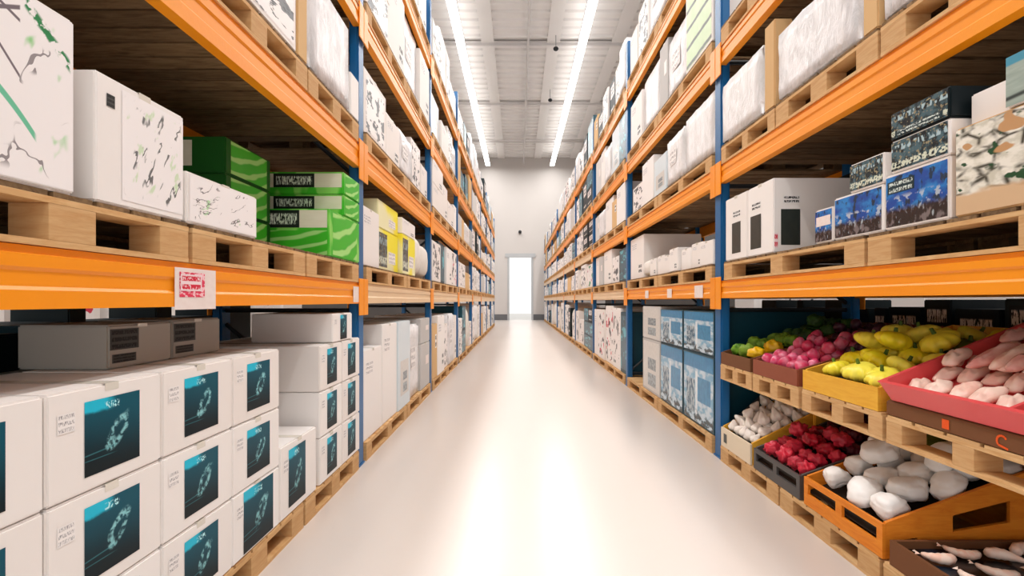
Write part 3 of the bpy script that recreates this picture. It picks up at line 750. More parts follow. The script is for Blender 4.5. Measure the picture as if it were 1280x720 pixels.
o = prod_box(1.999, 2.312, zz, .20, 'pic_blue', 'middle blue product carton of the bottom row of three')
o = prod_box(1.69, 1.992, zz, .225, 'pic_blue', 'near blue product carton with white lettering, bottom row of three'); panel(o, s, 'aisle', .06, .5, .64, .86, 'print_white_on_teal', 'printed_mark', .002)
o = prod_box(1.996, 2.205, zz + .203, .128, 'pic_dark', 'dark teal product carton, far one of the middle row')
o = prod_box(1.69, 1.962, zz + .228, .128, 'pic_dark', 'dark teal product carton, near one of the middle row')
o = prod_box(1.69, 1.962, zz + .359, .112, 'pic_dark', 'dark teal product carton with white lettering, topmost of its stack', base='dark_card'); panel(o, s, 'aisle', .1, .9, .1, .32, 'print_white_on_teal', 'printed_mark', .002)
o = body('box', 'plant_carton', s, 1.06, 1.672, zz - .03, .305, -.0, .5, 'kraft', 'large carton printed with pale stones and leaves, nearest on the shelf', 'box', gbx)
o.location.z = zz + .002
panel(o, s, 'aisle', .01, .99, .02, .98, 'pic_plant', 'printed_picture')
o = body('box', 'carton', s, 1.515, 1.668, zz + .309, .115, .05, .3, 'white_card', 'small white carton on top of the stone-print carton', 'box', gbx)
o = body('box', 'carton', s, 1.06, 1.50, zz + .309, .16, 0, .4, 'white_card', 'carton with glassy green and blue picture, on the stone-print carton', 'box', gbx); panel(o, s, 'aisle', .01, .99, .02, .98, 'pic_glass', 'printed_picture')
back_row(1, .74, 3.54, 4, zz, (.585, .58, .588, .575), .72, .29, 'right')
zz = BEAMS[s][1][1] + .002 + PH
gz = 'film-wrapped loads on the second right shelf'
body('wrap', 'wrapped_load', s, 2.995, 3.59, zz, .45, 0, .95, 'film_wrap', 'film-wrapped white load beside the blue post on second right shelf', 'wrapped load', gz)
body('wrap', 'wrapped_load', s, 2.135, 2.825, zz, .41, 0, .95, 'film_wrap', 'film-wrapped grey load between the two cardboard corner posts', 'wrapped load', gz)
body('wrap', 'wrapped_load', s, 1.30, 2.015, zz, .45, 0, .95, 'film_wrap', 'film-wrapped load nearest the camera on second right shelf', 'wrapped load', gz)
for a, b, lab in ((2.85, 2.965, 'tan cardboard corner post at the far end of the grey wrapped load'), (2.03, 2.118, 'tan cardboard corner post at the near end of grey wrapped load')):
    body('box', 'corner_post', s, a, b, zz, .52, 0, .11, 'kraft', lab, 'corner post', 'cardboard corner posts')

yy = 3.64  # dark boxes added to break up the bright view behind the rack
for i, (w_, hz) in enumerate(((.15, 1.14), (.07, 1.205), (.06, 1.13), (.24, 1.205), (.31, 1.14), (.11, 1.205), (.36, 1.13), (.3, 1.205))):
    body('box', 'carton', s, yy, yy + w_ - .008, 0, hz, 1.13, .3, 'dark_card', f'dark carton added behind the second right bay, {ORD[i]} from its near end', 'box', 'added dark cartons behind the second right bay'); yy += w_
# --- display tiers: upper pallets carried by timber posts
ZU, HU = .615, .115
for i, (a, b) in enumerate(((1.30, 1.985), (2.005, 2.575), (2.605, 3.115), (3.13, 3.61))):
    pallet(s, a, b, ZU, f'yellow pine pallet of the raised produce tier, {ORD[i]} from the near end', 'pallets of the raised produce tier', h=HU, depth=.95)
gt = 'timber posts under the raised produce tier'
for i, y in enumerate((1.318, 1.985, 2.575, 3.12)):
    for j, x in enumerate((.40 if i == 3 else .62, .90)):
        o = body('box', 'timber_post', s, y - .0125, y + .0125, .121, ZU - .125, x, .05, 'yellow_wood', f'timber post under the raised tier, {ORD[i]} pair, {("aisle side", "wall side")[j]}', 'post', gt)

def crate(y0, y1, z, hf, hb, D, m, label, slots=0, side_slot=False, fill_m='dark_liner', fill_drop=.02, sink=.02, front_m=None, group='produce crates on the display tiers', th=.014, inset=.0):
    """display crate: low front, sides rising to a high back, sloping inner floor"""
    w = y1 - y0; r = tag(empty('produce_crate', (XR + inset, (y0 + y1) / 2, z + .002)), label, 'crate', group); hw = w / 2
    top = lambda x: hf + (hb - hf) * x / D
    if slots:
        us = [0, .06, .46, .54, .94, 1]; vs = [0, .42, .8, 1]
        fm = grid_panel(lambda u, v: (0, -hw + u * w, v * hf), us, vs, [(1, 1), (3, 1)], th, (1, 0, 0))
    else: fm = grid_panel(lambda u, v: (0, -hw + u * w, v * hf), [0, 1], [0, 1], [], th, (1, 0, 0))
    mk('front_board', fm, front_m or m, r)
    for sg in (-1, 1):
        us = [0, .06, .2, .42, .78, 1]; vs = [0, .45, .72, 1]
        holes = [(3, 1)] + [(1, 0)] if side_slot else []
        yy = sg * hw
        pm = grid_panel(lambda u, v: (th + .001 + u * (D - th - .001), yy, v * top(th + u * (D - th))), us, vs, holes, th, (0, -sg, 0))
        mk('side_board', pm, m, r)
    mk('back_board', grid_panel(lambda u, v: (D - th, -hw + th + .001 + u * (w - 2 * th - .002), v * (hb - .001)), [0, 1], [0, 1], [], th - .001, (1, 0, 0)), m, r)
    dz = fill_drop
    mk('crate_floor', grid_panel(lambda u, v: (th + .002 + v * (D - 2 * th - .004), -hw + th + .002 + u * (w - 2 * th - .004), max(.01, top(v * D) - dz - .03 - sink)), [0, 1], [0, 1], [], .006, (0, 0, -1)), fill_m, r)
    return r, (lambda x, y, dzz=0: Vector((XR + inset + x, (y0 + y1) / 2 + y, z + .002 + top(x) - dz - .03 + dzz))), w, math.atan2(hb - hf, D)

# --- produce meshes
def blob(name, fn, seg=14, rings=9):
    bm = bmesh.new(); bmesh.ops.create_uvsphere(bm, u_segments=seg, v_segments=rings, radius=1)
    for v in bm.verts: v.co = Vector(fn(*v.co))
    return bm2me(name, bm, True)
def wob(sd):
    a = [random.Random(sd * 7 + i).uniform(0, 6.28) for i in range(6)]
    return lambda x, y, z, k=3: (math.sin(k * x + a[0]) * math.sin(k * y + a[1]) + math.sin(k * z + a[2]) * math.cos(k * x * 1.3 + a[3]) + math.sin(k * 1.7 * y + a[4]))
def radish_mesh(sd, r=.036):
    w = wob(sd)
    def f(x, y, z):
        k = 1 + .07 * w(x, y, z); t = 1.0 + (.35 * max(0, -z - .6) / .4)
        return (x * r * k, y * r * k, z * r * k * t)
    return blob('radish', f)
def squash_mesh(sd, r=.072):
    w = wob(sd); nl = 9 + sd % 3
    def f(x, y, z):
        th = math.atan2(y, x); rr = math.hypot(x, y); k = 1 + .10 * math.cos(nl * th) * rr + .05 * w(x, y, z, 2)
        return (x * r * k, y * r * k, z * r * (.58 + .05 * w(x, y, z, 2)) * (1 - .18 * max(0, z) * (1 - rr)))
    return blob('squash', f, 36, 12)
def leafy_mesh(sd, r=.06, amp=.2, k=6, flat=.8):
    w = wob(sd)
    def f(x, y, z):
        q = 1 + amp * .35 * w(x, y, z, k) + amp * .25 * w(y, z, x, k * 2.1)
        return (x * r * q, y * r * q, z * r * q * flat)
    return blob('leafy', f, 26, 16)
def garlic_mesh(sd, r=.036):
    w = wob(sd)
    def f(x, y, z):
        th = math.atan2(y, x); rr = math.hypot(x, y); k = 1 + .08 * math.cos(7 * th) * rr
        zz = z * .85 + (max(0, z - .55) / .45) ** 2 * .9; k *= 1 - .3 * max(0, z - .7)
        return (x * r * k, y * r * k, zz * r)
    return blob('garlic', f, 28, 12)
def pouch_mesh(sd, r=.060):
    w = wob(sd); sg = lambda v, p: math.copysign(abs(v) ** p, v); rr = random.Random(sd); ex, ey = rr.uniform(.95, 1.2), rr.uniform(.85, 1.05)
    def f(x, y, z):
        k = 1 + .10 * w(x, y, z, 2.6) + .035 * w(y, z, x, 7)
        return (sg(x, .7) * r * ex * k, sg(y, .7) * r * ey * k, sg(z, .8) * r * .74 * k)
    return blob('pouch', f, 26, 16)
def meat_mesh(sd, l=.06, wd=.037, t=.022):
    w = wob(sd)
    def f(x, y, z):
        k = 1 + .14 * w(x, y, z, 3.2); return (x * l * (1 + .08 * w(y, z, x, 2)), (y + .18 * math.sin(2.4 * x)) * wd * k, z * t * (1 + .22 * w(x, y, z, 5)))
    return blob('meat', f, 18, 10)
def prawn_mesh(sd, l=.062):
    bm = bmesh.new(); rings = []; n = 10; rr = random.Random(sd); bend = rr.uniform(1.6, 2.4)
    for i in range(n + 1):
        t = i / n; a = -bend / 2 + bend * t; rad = .019 * math.sin(PI * min(1, .12 + t * .82)) ** .6 * (1.1 - .5 * t) + .002; cc = Vector((math.sin(a) * l, math.cos(a) * l - l * .7, 0)); d = Vector((math.cos(a), -math.sin(a), 0)); nn = Vector((math.sin(a), math.cos(a), 0))
        k = 1 + .12 * (i % 2)
        rings.append([bm.verts.new(cc + (nn * math.cos(q) + Vector((0, 0, 1)) * math.sin(q)) * rad * k) for q in [2 * PI * j / 8 for j in range(8)]])
    for a, b in zip(rings, rings[1:]):
        for j in range(8): bm.faces.new((a[j], a[(j + 1) % 8], b[(j + 1) % 8], b[j]))
    bm.faces.new(rings[0]); e = rings[-1]; bm.faces.new(e[::-1])
    tip = rings[-1][0].co.copy()
    for sgn in (-1, 1):   # tail fan
        v = [bm.verts.new(p) for p in (tip, tip + Vector((.012, -.016 + sgn * .006, .004)), tip + Vector((.018, -.010 + sgn * .014, -.002)))]; bm.faces.new(v)
    return bm2me('prawn', bm, True)

def heap(P, w, D, slope, dx, dy, meshes, matfn, name, look, cat, group, lift, jitter=.2, x0=.05, x1=None, second=.0, tilt=.5, stem=None, sizevar=.12, margin=.02, arch=0.0, xm=None, top_rows=99, yaw=PI, rad=None):
    """lay pieces in rows on the sloping floor, settle them apart, then build each as an object"""
    x1 = (D - .05) if x1 is None else x1; nx = max(1, int((x1 - x0) / dx) + 1); ny = max(1, int((w - 2 * margin) / dy))
    rx, ry, rz = rad or (lift, lift, lift); it = []
    for i in range(nx):
        off = (i % 2) * .25 * dy
        for j in range(ny):
            for lay in (0, 1):
                if lay == 1 and (R.random() > second or i == 0 or i >= min(nx - 2, top_rows)): continue
                x = x0 + i * dx + R.uniform(-1, 1) * dx * jitter + lay * dx * .45
                y = -(w / 2) + margin + (j + .5) * (w - 2 * margin) / ny + R.uniform(-1, 1) * dy * jitter * .6 + (off - .125 * dy) + lay * dy * .4
                it.append([Vector((x, y, lift + lay * rz * 1.7)), 1 + R.uniform(-1, 1) * sizevar, i, j, lay])
    lox = (.022 + rx * 1.02) if xm is None else xm; hix = D - .022 - rx; hy = w / 2 - .018 - ry * 1.02
    for step in range(70):
        for a in range(len(it)):
            pa = it[a][0]
            for b in range(a + 1, len(it)):
                d = it[b][0] - pa
                if abs(d.x) > 2.6 * rx or abs(d.y) > 2.6 * ry: continue
                q = Vector((d.x / rx, d.y / ry, d.z / rz)); L = q.length; need = (it[a][1] + it[b][1]) * 1.0
                if L < need:
                    q = (q / L if L > 1e-6 else Vector((0, 0, 1))) * (need - L) * .5
                    mv = Vector((q.x * rx, q.y * ry, q.z * rz)) * .5
                    it[b][0] += mv; pa -= mv
        for t in it:
            p = t[0]; p.x = max(lox, min(hix, p.x)); p.y = max(-hy, min(hy, p.y)); p.z = max(lift * t[1], p.z - .0006)
    for p, sc, i, j, lay in it:
        me = R.choice(meshes); nm, m, lk = matfn(i, j, nx, ny)
        lab = f"{lk or look}, {ORD[min(i, 13)]} row from front, {ORD[min(ny - 1 - j, 13)]} from far end" + (', on top' if lay else '')
        o = bpy.data.objects.new(nm or name, me); link(o)
        if not me.materials: me.materials.append(None)
        o.material_slots[0].link = 'OBJECT'; o.material_slots[0].material = MATS[m]
        o.location = P(p.x, p.y, p.z)
        o.rotation_euler = (R.uniform(-1, 1) * tilt, -slope + R.uniform(-1, 1) * tilt, R.uniform(-yaw, yaw)); o.scale = (sc, sc, sc)
        tag(o, lab, cat, group)
        if stem: mk('stem', stem, None, o)
bm = bmesh.new(); tube(bm, (0, 0, .036), (.004, .002, .06), .009, 6, .007); STEM = bm2me('stem', bm); STEM.materials.append(MATS['stem_green'])
RAD = [radish_mesh(i) for i in range(4)]; SQ = [squash_mesh(i, .07) for i in range(4)]; LEAF = [leafy_mesh(i, .056, .22, 5) for i in range(3)]
GAR = [garlic_mesh(i) for i in range(3)]; RADI = [leafy_mesh(20 + i, .046, .34, 5, .8) for i in range(4)]; POU = [pouch_mesh(i) for i in range(4)]
MEAT = [meat_mesh(i) for i in range(4)]; FIL = [meat_mesh(30 + i, .11, .027, .022) for i in range(3)]; PRA = [prawn_mesh(i) for i in range(3)]

# upper tier
zu = ZU + HU
DU = .80
def make_upper():
    P_slope = .34
    r, P, w, sl = crate(3.15, 3.60, zu, .085, .085 + .30 * DU, DU, 'brown_card', 'brown low-fronted crate of green vegetables beside the blue post')
    def mf(i, j, nx, ny):
        if i < 2 and j < 1: return ('yellow_squash', 'squash_amber', 'small amber squash among green heads')
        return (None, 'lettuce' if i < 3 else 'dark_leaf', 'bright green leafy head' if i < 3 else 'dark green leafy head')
    heap(P, w, DU, sl, .125, .13, LEAF, mf, 'leafy_green', 'green leafy head', 'vegetable', 'green heads in the far brown crate', 0.05, x0=.07, tilt=.3, second=0.15, rad=(.066, .066, .052))
    r, P, w, sl = crate(2.62, 3.11, zu, .09, .09 + .30 * DU, DU, 'rust_card', 'reddish brown low-fronted crate of radishes next to the yellow crate')
    def mf(i, j, nx, ny):
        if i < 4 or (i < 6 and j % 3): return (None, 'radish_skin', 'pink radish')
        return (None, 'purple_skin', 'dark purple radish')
    heap(P, w, DU, sl, .074, .076, RAD, mf, 'radish', 'pink radish', 'vegetable', 'radishes in the reddish brown crate', 0.038, second=0.4, tilt=.8, x0=.05, arch=.03, rad=(.038, .038, .037))
    r, P, w, sl = crate(2.03, 2.565, zu, .10, .10 + .30 * DU, DU, 'yellow_wood', 'yellow wooden crate heaped with yellow squash on raised pallet')
    def mf(i, j, nx, ny):
        q = (i * 5 + j * 3) % 7
        if i >= 3 and q in (1, 4): return ('green_squash', 'squash_green', 'dull green squash')
        if i >= 3: return (None, 'squash_amber' if q % 2 else 'squash_skin', 'amber yellow squash' if q % 2 else 'bright yellow squash')
        return (None, 'squash_skin', 'bright yellow squash')
    heap(P, w, DU, sl, .135, .145, SQ, mf, 'yellow_squash', 'bright yellow squash', 'vegetable', 'squash in the yellow crate', 0.05, second=0.65, tilt=0.3, stem=STEM, x0=.085, arch=.01, rad=(.07, .07, .044))
make_upper()
# red tray on a wedge-shaped brown box
y0, y1 = 1.33, 1.985
bx = tag(empty('cardboard_display_box', (XR, (y0 + y1) / 2, zu + .002)), 'brown cardboard display box under the red tray, with orange marks', 'box')
Dt = .84; hb = .055 + .40 * Dt
def wedge(w, hf, hbk, D):
    bm = bmesh.new(); hw = w / 2
    v = [bm.verts.new(p) for p in ((0, -hw, 0), (D, -hw, 0), (D, -hw, hbk), (0, -hw, hf), (0, hw, 0), (D, hw, 0), (D, hw, hbk), (0, hw, hf))]
    for q in ((0, 1, 2, 3), (7, 6, 5, 4), (0, 3, 7, 4), (1, 5, 6, 2), (3, 2, 6, 7), (0, 4, 5, 1)): bm.faces.new([v[i] for i in q])
    bmesh.ops.bevel(bm, geom=bm.edges[:], offset=.004, segments=1, affect='EDGES')
    return bm2me('wedge', bm)
mk('box_body', wedge(y1 - y0, .055, hb, Dt), 'brown_card', bx)
mat('orange_mark', lambda g: g.mix(g.noise(g.uvv(), 4), c(226, 74, 20), c(240, 100, 30)), .5, .3)
hw = (y1 - y0) / 2
def yof(u): return 912 / (u - 648) - (y0 + y1) / 2
q = quads('orange_mark', [[(-.002, yof(1178), .012), (-.002, yof(1187), .012), (-.002, yof(1187), .046), (-.002, yof(1178), .046)]], 'orange_mark', bx)
# small curling mark made of a bent band
bm = bmesh.new(); pts = []
for i in range(9):
    a = 2.6 - i * .42; pts.append((-.002, yof(1253) + .016 * math.cos(a), .026 + .018 * math.sin(a)))
pts.append((-.002, yof(1261), .006)); 
for a, b in zip(pts, pts[1:]):
    d = (Vector(b) - Vector(a)).normalized(); n = Vector((0, -d.z, d.y)) * .0035
    bm.faces.new([bm.verts.new(Vector(p) + o_) for p, o_ in ((a, -n), (b, -n), (b, n), (a, n))])
mk('orange_mark', bm2me('orange_mark', bm), 'orange_mark', bx)
# the tray itself
sl = math.atan(.40)
tr = tag(empty('red_tray', (XR - .006, (y0 + y1) / 2, zu + .06)), 'red plastic tray of raw meat tilted towards the aisle', 'tray'); tr.rotation_euler = (0, -sl, 0)
Lt = Dt / math.cos(sl) - .02; ht = .078; t = .012
def tray_mesh():
    bm = bmesh.new(); o = [(0, -hw), (Lt, -hw), (Lt, hw), (0, hw)]
    rings = []
    for (off, z) in ((.012, 0), (0, ht), (.0, ht + .006), (t + .006, ht + .006), (t + .014, .012)):
        rings.append([bm.verts.new((min(max(x, off), Lt - off), max(min(y, hw - off), -hw + off), z)) for x, y in o])
    for a, b in zip(rings, rings[1:]):
        for i in range(4): bm.faces.new((a[i], a[(i + 1) % 4], b[(i + 1) % 4], b[i]))
    bm.faces.new(rings[0]); bm.faces.new(rings[-1])
    bmesh.ops.bevel(bm, geom=[e for e in bm.edges if abs(e.verts[0].co.z - e.verts[1].co.z) > .02], offset=.012, segments=3, affect='EDGES')
    return bm2me('tray_shell', bm)
mk('tray_shell', tray_mesh(), 'red_plastic', tr)
yd = 912 / (1222 - 648) - (y0 + y1) / 2   # divider between the two compartments
mk('divider', boxmesh('divider', .02, Lt - .02, yd - .006 - .12, yd + .006 - .12, .0125, ht + .002, .002), 'red_plastic', tr)
MT = Matrix.Translation(tr.location) @ Matrix.Rotation(-sl, 4, 'Y')
yc0 = yd - .12
def mp(x, y, dz=0): return MT @ Vector((x, y, .014 + dz))
wA = hw - .02 - (yc0 + .01); cA = (hw - .02 + yc0 + .01) / 2
def mf(i, j, nx, ny):
    return (None, ('meat_pale' if i < 3 else 'meat_pink' if i < 4 else 'meat_brown'), ('pale pink meat piece', 'pink meat piece', 'brownish meat piece')[0 if i < 3 else 1 if i < 4 else 2])
heap(lambda x, y, dz=0: mp(x, y + cA, dz), wA, Lt, sl, .125, .088, MEAT, mf, 'meat_piece', 'pale pink meat piece', 'meat', 'meat pieces in the red tray', 0.028, x0=.10, xm=.10, top_rows=5, second=0.3, tilt=0.15, arch=.01, rad=(.066, .044, .027), yaw=0.3)
for i in range(5):   # long fillets lying side by side down the slope
    o = bpy.data.objects.new('meat_fillet', FIL[i % 3]); link(o)
    if not o.data.materials: o.data.materials.append(None)
    o.material_slots[0].link = 'OBJECT'; o.material_slots[0].material = MATS['meat_pale' if i % 2 else 'meat_pink']
    o.location = mp(.30 + .02 * (i % 2), yc0 + .05 + i * .062, .092); o.rotation_euler = (R.uniform(-.2, .2), -sl, R.uniform(-.06, .06))
    tag(o, f'long pale meat fillet lying down the tray slope, {ORD[i]} from the near divider', 'meat', 'meat fillets in the red tray')
wB = yc0 - .01 + hw - .02; cB = (yc0 - .01 - hw + .02) / 2
heap(lambda x, y, dz=0: mp(x, y + cB, dz), wB, Lt, sl, .13, .09, MEAT, lambda i, j, a, b: (None, 'meat_brown', 'brown meat beyond divider'), 'meat_piece', 'x', 'meat', 'brown meat in the near tray half', 0.028, x0=.11, xm=.11, rad=(.066, .044, .027), tilt=0.15, yaw=0.3)

# lower tier
zl = .12
r, P, w, sl = crate(3.15, 3.60, zl, .135, .135 + .5 * .62, .62, 'yellow_wood', 'cream-fronted crate heaped with white garlic beside the blue post', front_m='cream_board')
quads('label_patch', [[(-.002, .175, .035), (-.002, .125, .035), (-.002, .125, .1), (-.002, .175, .1)]], 'dark_panel', r)
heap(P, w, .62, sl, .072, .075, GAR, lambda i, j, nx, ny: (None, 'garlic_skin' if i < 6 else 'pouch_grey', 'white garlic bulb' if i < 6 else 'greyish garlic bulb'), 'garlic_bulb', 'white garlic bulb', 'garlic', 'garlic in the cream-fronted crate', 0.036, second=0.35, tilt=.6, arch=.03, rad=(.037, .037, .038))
r, P, w, sl = crate(2.595, 3.10, zl, .13, .13 + .36 * .75, .75, 'grey_plastic', 'dark grey plastic crate of red leafy heads', slots=2)
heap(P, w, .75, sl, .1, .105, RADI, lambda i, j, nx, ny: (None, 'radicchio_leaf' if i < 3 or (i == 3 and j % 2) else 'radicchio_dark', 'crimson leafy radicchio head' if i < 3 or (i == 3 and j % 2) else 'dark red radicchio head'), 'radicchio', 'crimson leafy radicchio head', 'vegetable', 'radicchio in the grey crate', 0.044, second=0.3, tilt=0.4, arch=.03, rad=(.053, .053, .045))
r, P, w, sl = crate(2.005, 2.555, zl, .145, .145 + .36 * .68, .68, 'orange_wood', 'orange slotted wooden crate of plump white pouches', slots=2, side_slot=True)
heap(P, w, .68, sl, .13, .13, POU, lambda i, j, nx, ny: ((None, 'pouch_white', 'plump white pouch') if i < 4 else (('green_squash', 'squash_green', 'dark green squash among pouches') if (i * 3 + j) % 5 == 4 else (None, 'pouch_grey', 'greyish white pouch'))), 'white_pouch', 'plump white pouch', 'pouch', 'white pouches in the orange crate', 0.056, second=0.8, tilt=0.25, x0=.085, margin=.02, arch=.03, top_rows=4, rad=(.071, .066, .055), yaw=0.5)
r, P, w, sl = crate(1.34, 1.965, zl, .10, .101, .86, 'brown_card', 'flat brown box of prawns on black lining, nearest the camera', fill_m='black_liner', fill_drop=.0, sink=0)
heap(P, w, .86, 0, .13, .14, PRA, lambda i, j, nx, ny: (None, 'prawn_shell', None), 'prawn', 'pink curled prawn on black lining', 'prawn', 'prawns in the flat brown box', 0.024, tilt=0.03, x0=.09, jitter=.12, rad=(.07, .06, .02))
# grey sack behind the garlic, dark boxes added behind the tiers as shade
body('sack', 'sack', s, 3.22, 3.56, zl, .42, .66, .24, 'pouch_grey', 'plump grey sack standing behind the garlic crate', 'sack')
gd = 'added dark cartons along the back of the produce bay'
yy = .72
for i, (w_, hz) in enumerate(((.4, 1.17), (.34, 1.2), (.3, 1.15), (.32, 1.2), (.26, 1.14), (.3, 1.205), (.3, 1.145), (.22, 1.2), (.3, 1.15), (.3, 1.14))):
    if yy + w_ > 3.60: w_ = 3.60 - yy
    o = body('box', 'carton', s, yy, yy + w_ - .02, .005, hz, 1.13, .4, 'dark_card', f'added tall dark carton at the back of the produce bay, {ORD[i]} from the near end', 'box', gd)
    panel(o, s, 'aisle', .1, .9, .86, .97, 'print_white_on_black', 'printed_mark')  # white marks painted in for bright gaps in the background
    yy += w_

# ------------------------------------------------------------------ room
YB, YE, XW, ZC = -4.0, 29.85, 5.4, 10.15
def struct(name, me, m, label=None):
    o = mk(name, me, m); o['kind'] = 'structure'; return o
struct('floor', boxmesh('floor', -XW - .2, XW + .2, YB, YE, -.1, 0), 'floor_paint')
struct('ground', boxmesh('ground', -12, 12, YE + .21, YE + 16, -.12, -.02), 'asphalt')
# end wall with doorway
dl, dr, dt = -.56, .80, 3.9
bm = bmesh.new(); addbox(bm, -XW, dl, YE, YE + .2, 0, ZC + .3); addbox(bm, dr, XW, YE, YE + .2, 0, ZC + .3); addbox(bm, dl, dr, YE, YE + .2, dt, ZC + .3)
struct('wall_end', bm2me('wall_end', bm), 'wall_paint')
bm = bmesh.new(); addbox(bm, dl - .12, dl, YE - .04, YE - .002, 0, dt + .2); addbox(bm, dr, dr + .12, YE - .04, YE - .002, 0, dt + .2); addbox(bm, dl - .26, dr + .26, YE - .07, YE - .042, dt, dt + .24)
struct('door_1', bm2me('door_1', bm), 'door_frame')
struct('wall_left', boxmesh('wall_left', -XW - .2, -XW, YB, YE, 0, ZC + .3), 'side_wall_shade')
struct('wall_right', boxmesh('wall_right', XW, XW + .2, YB, YE, 0, ZC + .3), 'side_wall_shade')
for s in (-1, 1):  # white boxes added beyond the racks to make the gaps bright
    for i in range(9):
        sn = SIDE[s][0]
        if (i + (s > 0)) % 4 == 3: kd = 'red'
        else: kd = 'white'
        X = SIDE[s][1]; y = 1.4 + i * .92
        o = body('box', 'carton', s, y, y + .78 - (.2 if i % 3 == 1 else 0), 0, 1.42 + .1 * (i % 2), 4.3 - X, .7, 'white_card', f'tall {"white carton with red print" if kd == "red" else "plain white carton"} added behind the {sn} rack, {ORD[i]} from the camera', 'box', 'white cartons added beyond the racks')
        if kd == 'red': panel(o, s, 'aisle', .1, .9, .5, .95, 'pic_redblack')
bm = bmesh.new(); addbox(bm, -XW, dl - .13, YE - .03, YE - .002, 0, .36); addbox(bm, dr + .13, XW, YE - .03, YE - .002, 0, .36)
struct('baseboard_end', bm2me('baseboard_end', bm), 'skirting')
# corrugated ceiling: ribs across the aisle
bm = bmesh.new(); y = YB; prof = []
while y < YE:
    prof += [(y, ZC), (y + .30, ZC), (y + .33, ZC - .07), (y + .42, ZC - .07)]; y += .45
prof.append((YE, ZC))
va = [bm.verts.new((-XW, a, b)) for a, b in prof]; vb = [bm.verts.new((XW, a, b)) for a, b in prof]
for i in range(len(prof) - 1): bm.faces.new((va[i], vb[i], vb[i + 1], va[i + 1]))
struct('ceiling', bm2me('ceiling', bm), 'ceiling_deck')
n = 1
for y in (1.5, 6.5, 11.5, 16.5, 21.5, 26.6):
    bm = bmesh.new(); addbox(bm, -XW, XW, y - .05, y + .05, ZC - .20, ZC - .185); addbox(bm, -XW, XW, y - .012, y + .012, ZC - .185, ZC - .09); addbox(bm, -XW, XW, y - .09, y + .09, ZC - .09, ZC - .072)
    struct(f'trim_{n}', bm2me('trim', bm), 'ceiling_steel'); n += 1
for x in (-3.2, -1.05, 1.2, 3.4):
    bm = bmesh.new(); addbox(bm, x - .22, x + .22, YB, YE - .01, ZC - .10, ZC - .075); struct(f'trim_{n}', bm2me('trim', bm), 'ceiling_deck'); n += 1
# pipes and fittings
def pipe(a, b, r, label, ):
    bm = bmesh.new(); tube(bm, a, b, r, 10); o = bm2me('ceiling_pipe', bm, True)
    return tag(mk('ceiling_pipe', o, 'ceiling_steel'), label, 'pipe', 'ceiling pipes')
p = pipe((.32, YB + .1, ZC - .48), (.32, YE - .1, ZC - .48), .04, 'long grey ceiling pipe running down the aisle between the strip lights')
p = pipe((-4.6, 25.75, ZC - .34), (4.9, 25.75, ZC - .34), .06, 'grey ceiling pipe crossing the aisle near the end wall')
for y, x, lab in ((16.0, 1.25, 'small dark ceiling sensor, nearer of the two'), (20.1, 1.33, 'small dark ceiling sensor, farther of the two')):
    r = tag(empty('ceiling_sensor', (x, y, ZC - .55)), lab, 'sensor', 'ceiling sensors')
    bm = bmesh.new(); tube(bm, (0, 0, .02), (0, 0, .46), .012, 6); mk('drop_rod', bm2me('drop_rod', bm), 'steel', r)
    mk('sensor_head', blob('sensor_head', lambda a, b, cc: (a * .09, b * .09, cc * .07), 12, 8), 'dark_steel', r)
r = tag(empty('wall_camera', (.1, YE - .12, 5.47)), 'small dark camera high on the end wall above doorway', 'camera')
mk('camera_dome', blob('camera_dome', lambda a, b, cc: (a * .1, b * .1, cc * .1), 12, 8), 'dark_steel', r)
mk('mount_plate', boxmesh('mount_plate', -.09, .09, .09, .118, -.09, .09), 'steel', r)
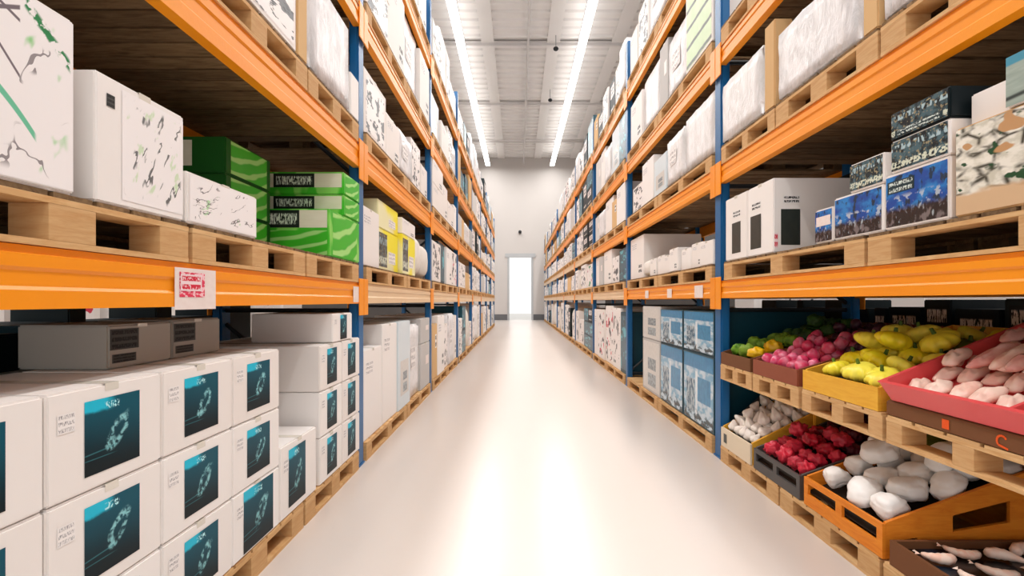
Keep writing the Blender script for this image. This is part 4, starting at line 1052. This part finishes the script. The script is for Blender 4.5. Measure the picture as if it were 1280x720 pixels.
# strip lights
for x, lab in ((-1.87, 'long white strip light over the left side of the aisle'), (2.07, 'long white strip light over the right side of the aisle')):
    r = tag(empty('strip_light', (x, 0, 9.5)), lab, 'light', 'ceiling strip lights')
    mk('housing', boxmesh('housing', -.14, .14, YB + .3, 29.5, .032, .12), 'lamp_case', r)
    mk('light_diffuser', boxmesh('light_diffuser', -.13, .13, YB + .3, 29.5, 0, .03), 'lamp_glow', r)
    for y in range(-2, 29, 3):
        bm = bmesh.new(); tube(bm, (0, y + .2, .121), (0, y + .2, .52), .008, 6); mk('hanger_rod', bm2me('hanger_rod', bm), 'steel', r)

# ------------------------------------------------------------------ light
def area(name, loc, sx, sy, power, rot=(0, 0, 0), col=(1, .98, .955)):
    l = bpy.data.lights.new(name, 'AREA'); l.shape = 'RECTANGLE'; l.size = sx; l.size_y = sy; l.energy = power; l.color = col
    o = bpy.data.objects.new(name, l); o.location = loc; o.rotation_euler = rot; link(o); return o
LP = 1150
area('strip_lamp', (-1.87, 12.7, 9.46), .3, 32, LP); area('strip_lamp', (2.07, 12.7, 9.46), .3, 32, LP)
for x in (-1.87, 2.07): area('ceiling_fill', (x, 12.7, 9.66), .3, 32, 90, (PI, 0, 0))  # up-facing lights added above the strips to brighten the ceiling
area('side_aisle_fill', (-4.2, 10, 9.4), .4, 26, 420); area('side_aisle_fill', (4.3, 10, 9.4), .4, 26, 420)  # unseen lights added to brighten what shows behind both racks
W = bpy.data.worlds.new('sky'); S.world = W; W.use_nodes = True
bg = W.node_tree.nodes['Background']; bg.inputs[0].default_value = (1, .985, .97, 1); bg.inputs[1].default_value = 1.25

# ------------------------------------------------------------------ camera
cam = bpy.data.cameras.new('camera'); co = bpy.data.objects.new('camera', cam); link(co)
co.location = (0, 0, 1.2); co.rotation_euler = (PI / 2, 0, 0); cam.sensor_width = 36; cam.lens = 600 / 1280 * 36
cam.shift_x = -8 / 1280; cam.shift_y = 16 / 1280; cam.clip_start = .05; cam.clip_end = 200
S.camera = co
S.view_settings.view_transform = 'Standard'; S.view_settings.look = 'None'; S.view_settings.exposure = 0; S.view_settings.gamma = 1
S.cycles.max_bounces = 8; S.cycles.diffuse_bounces = 5; S.cycles.glossy_bounces = 3; S.cycles.sample_clamp_indirect = 6
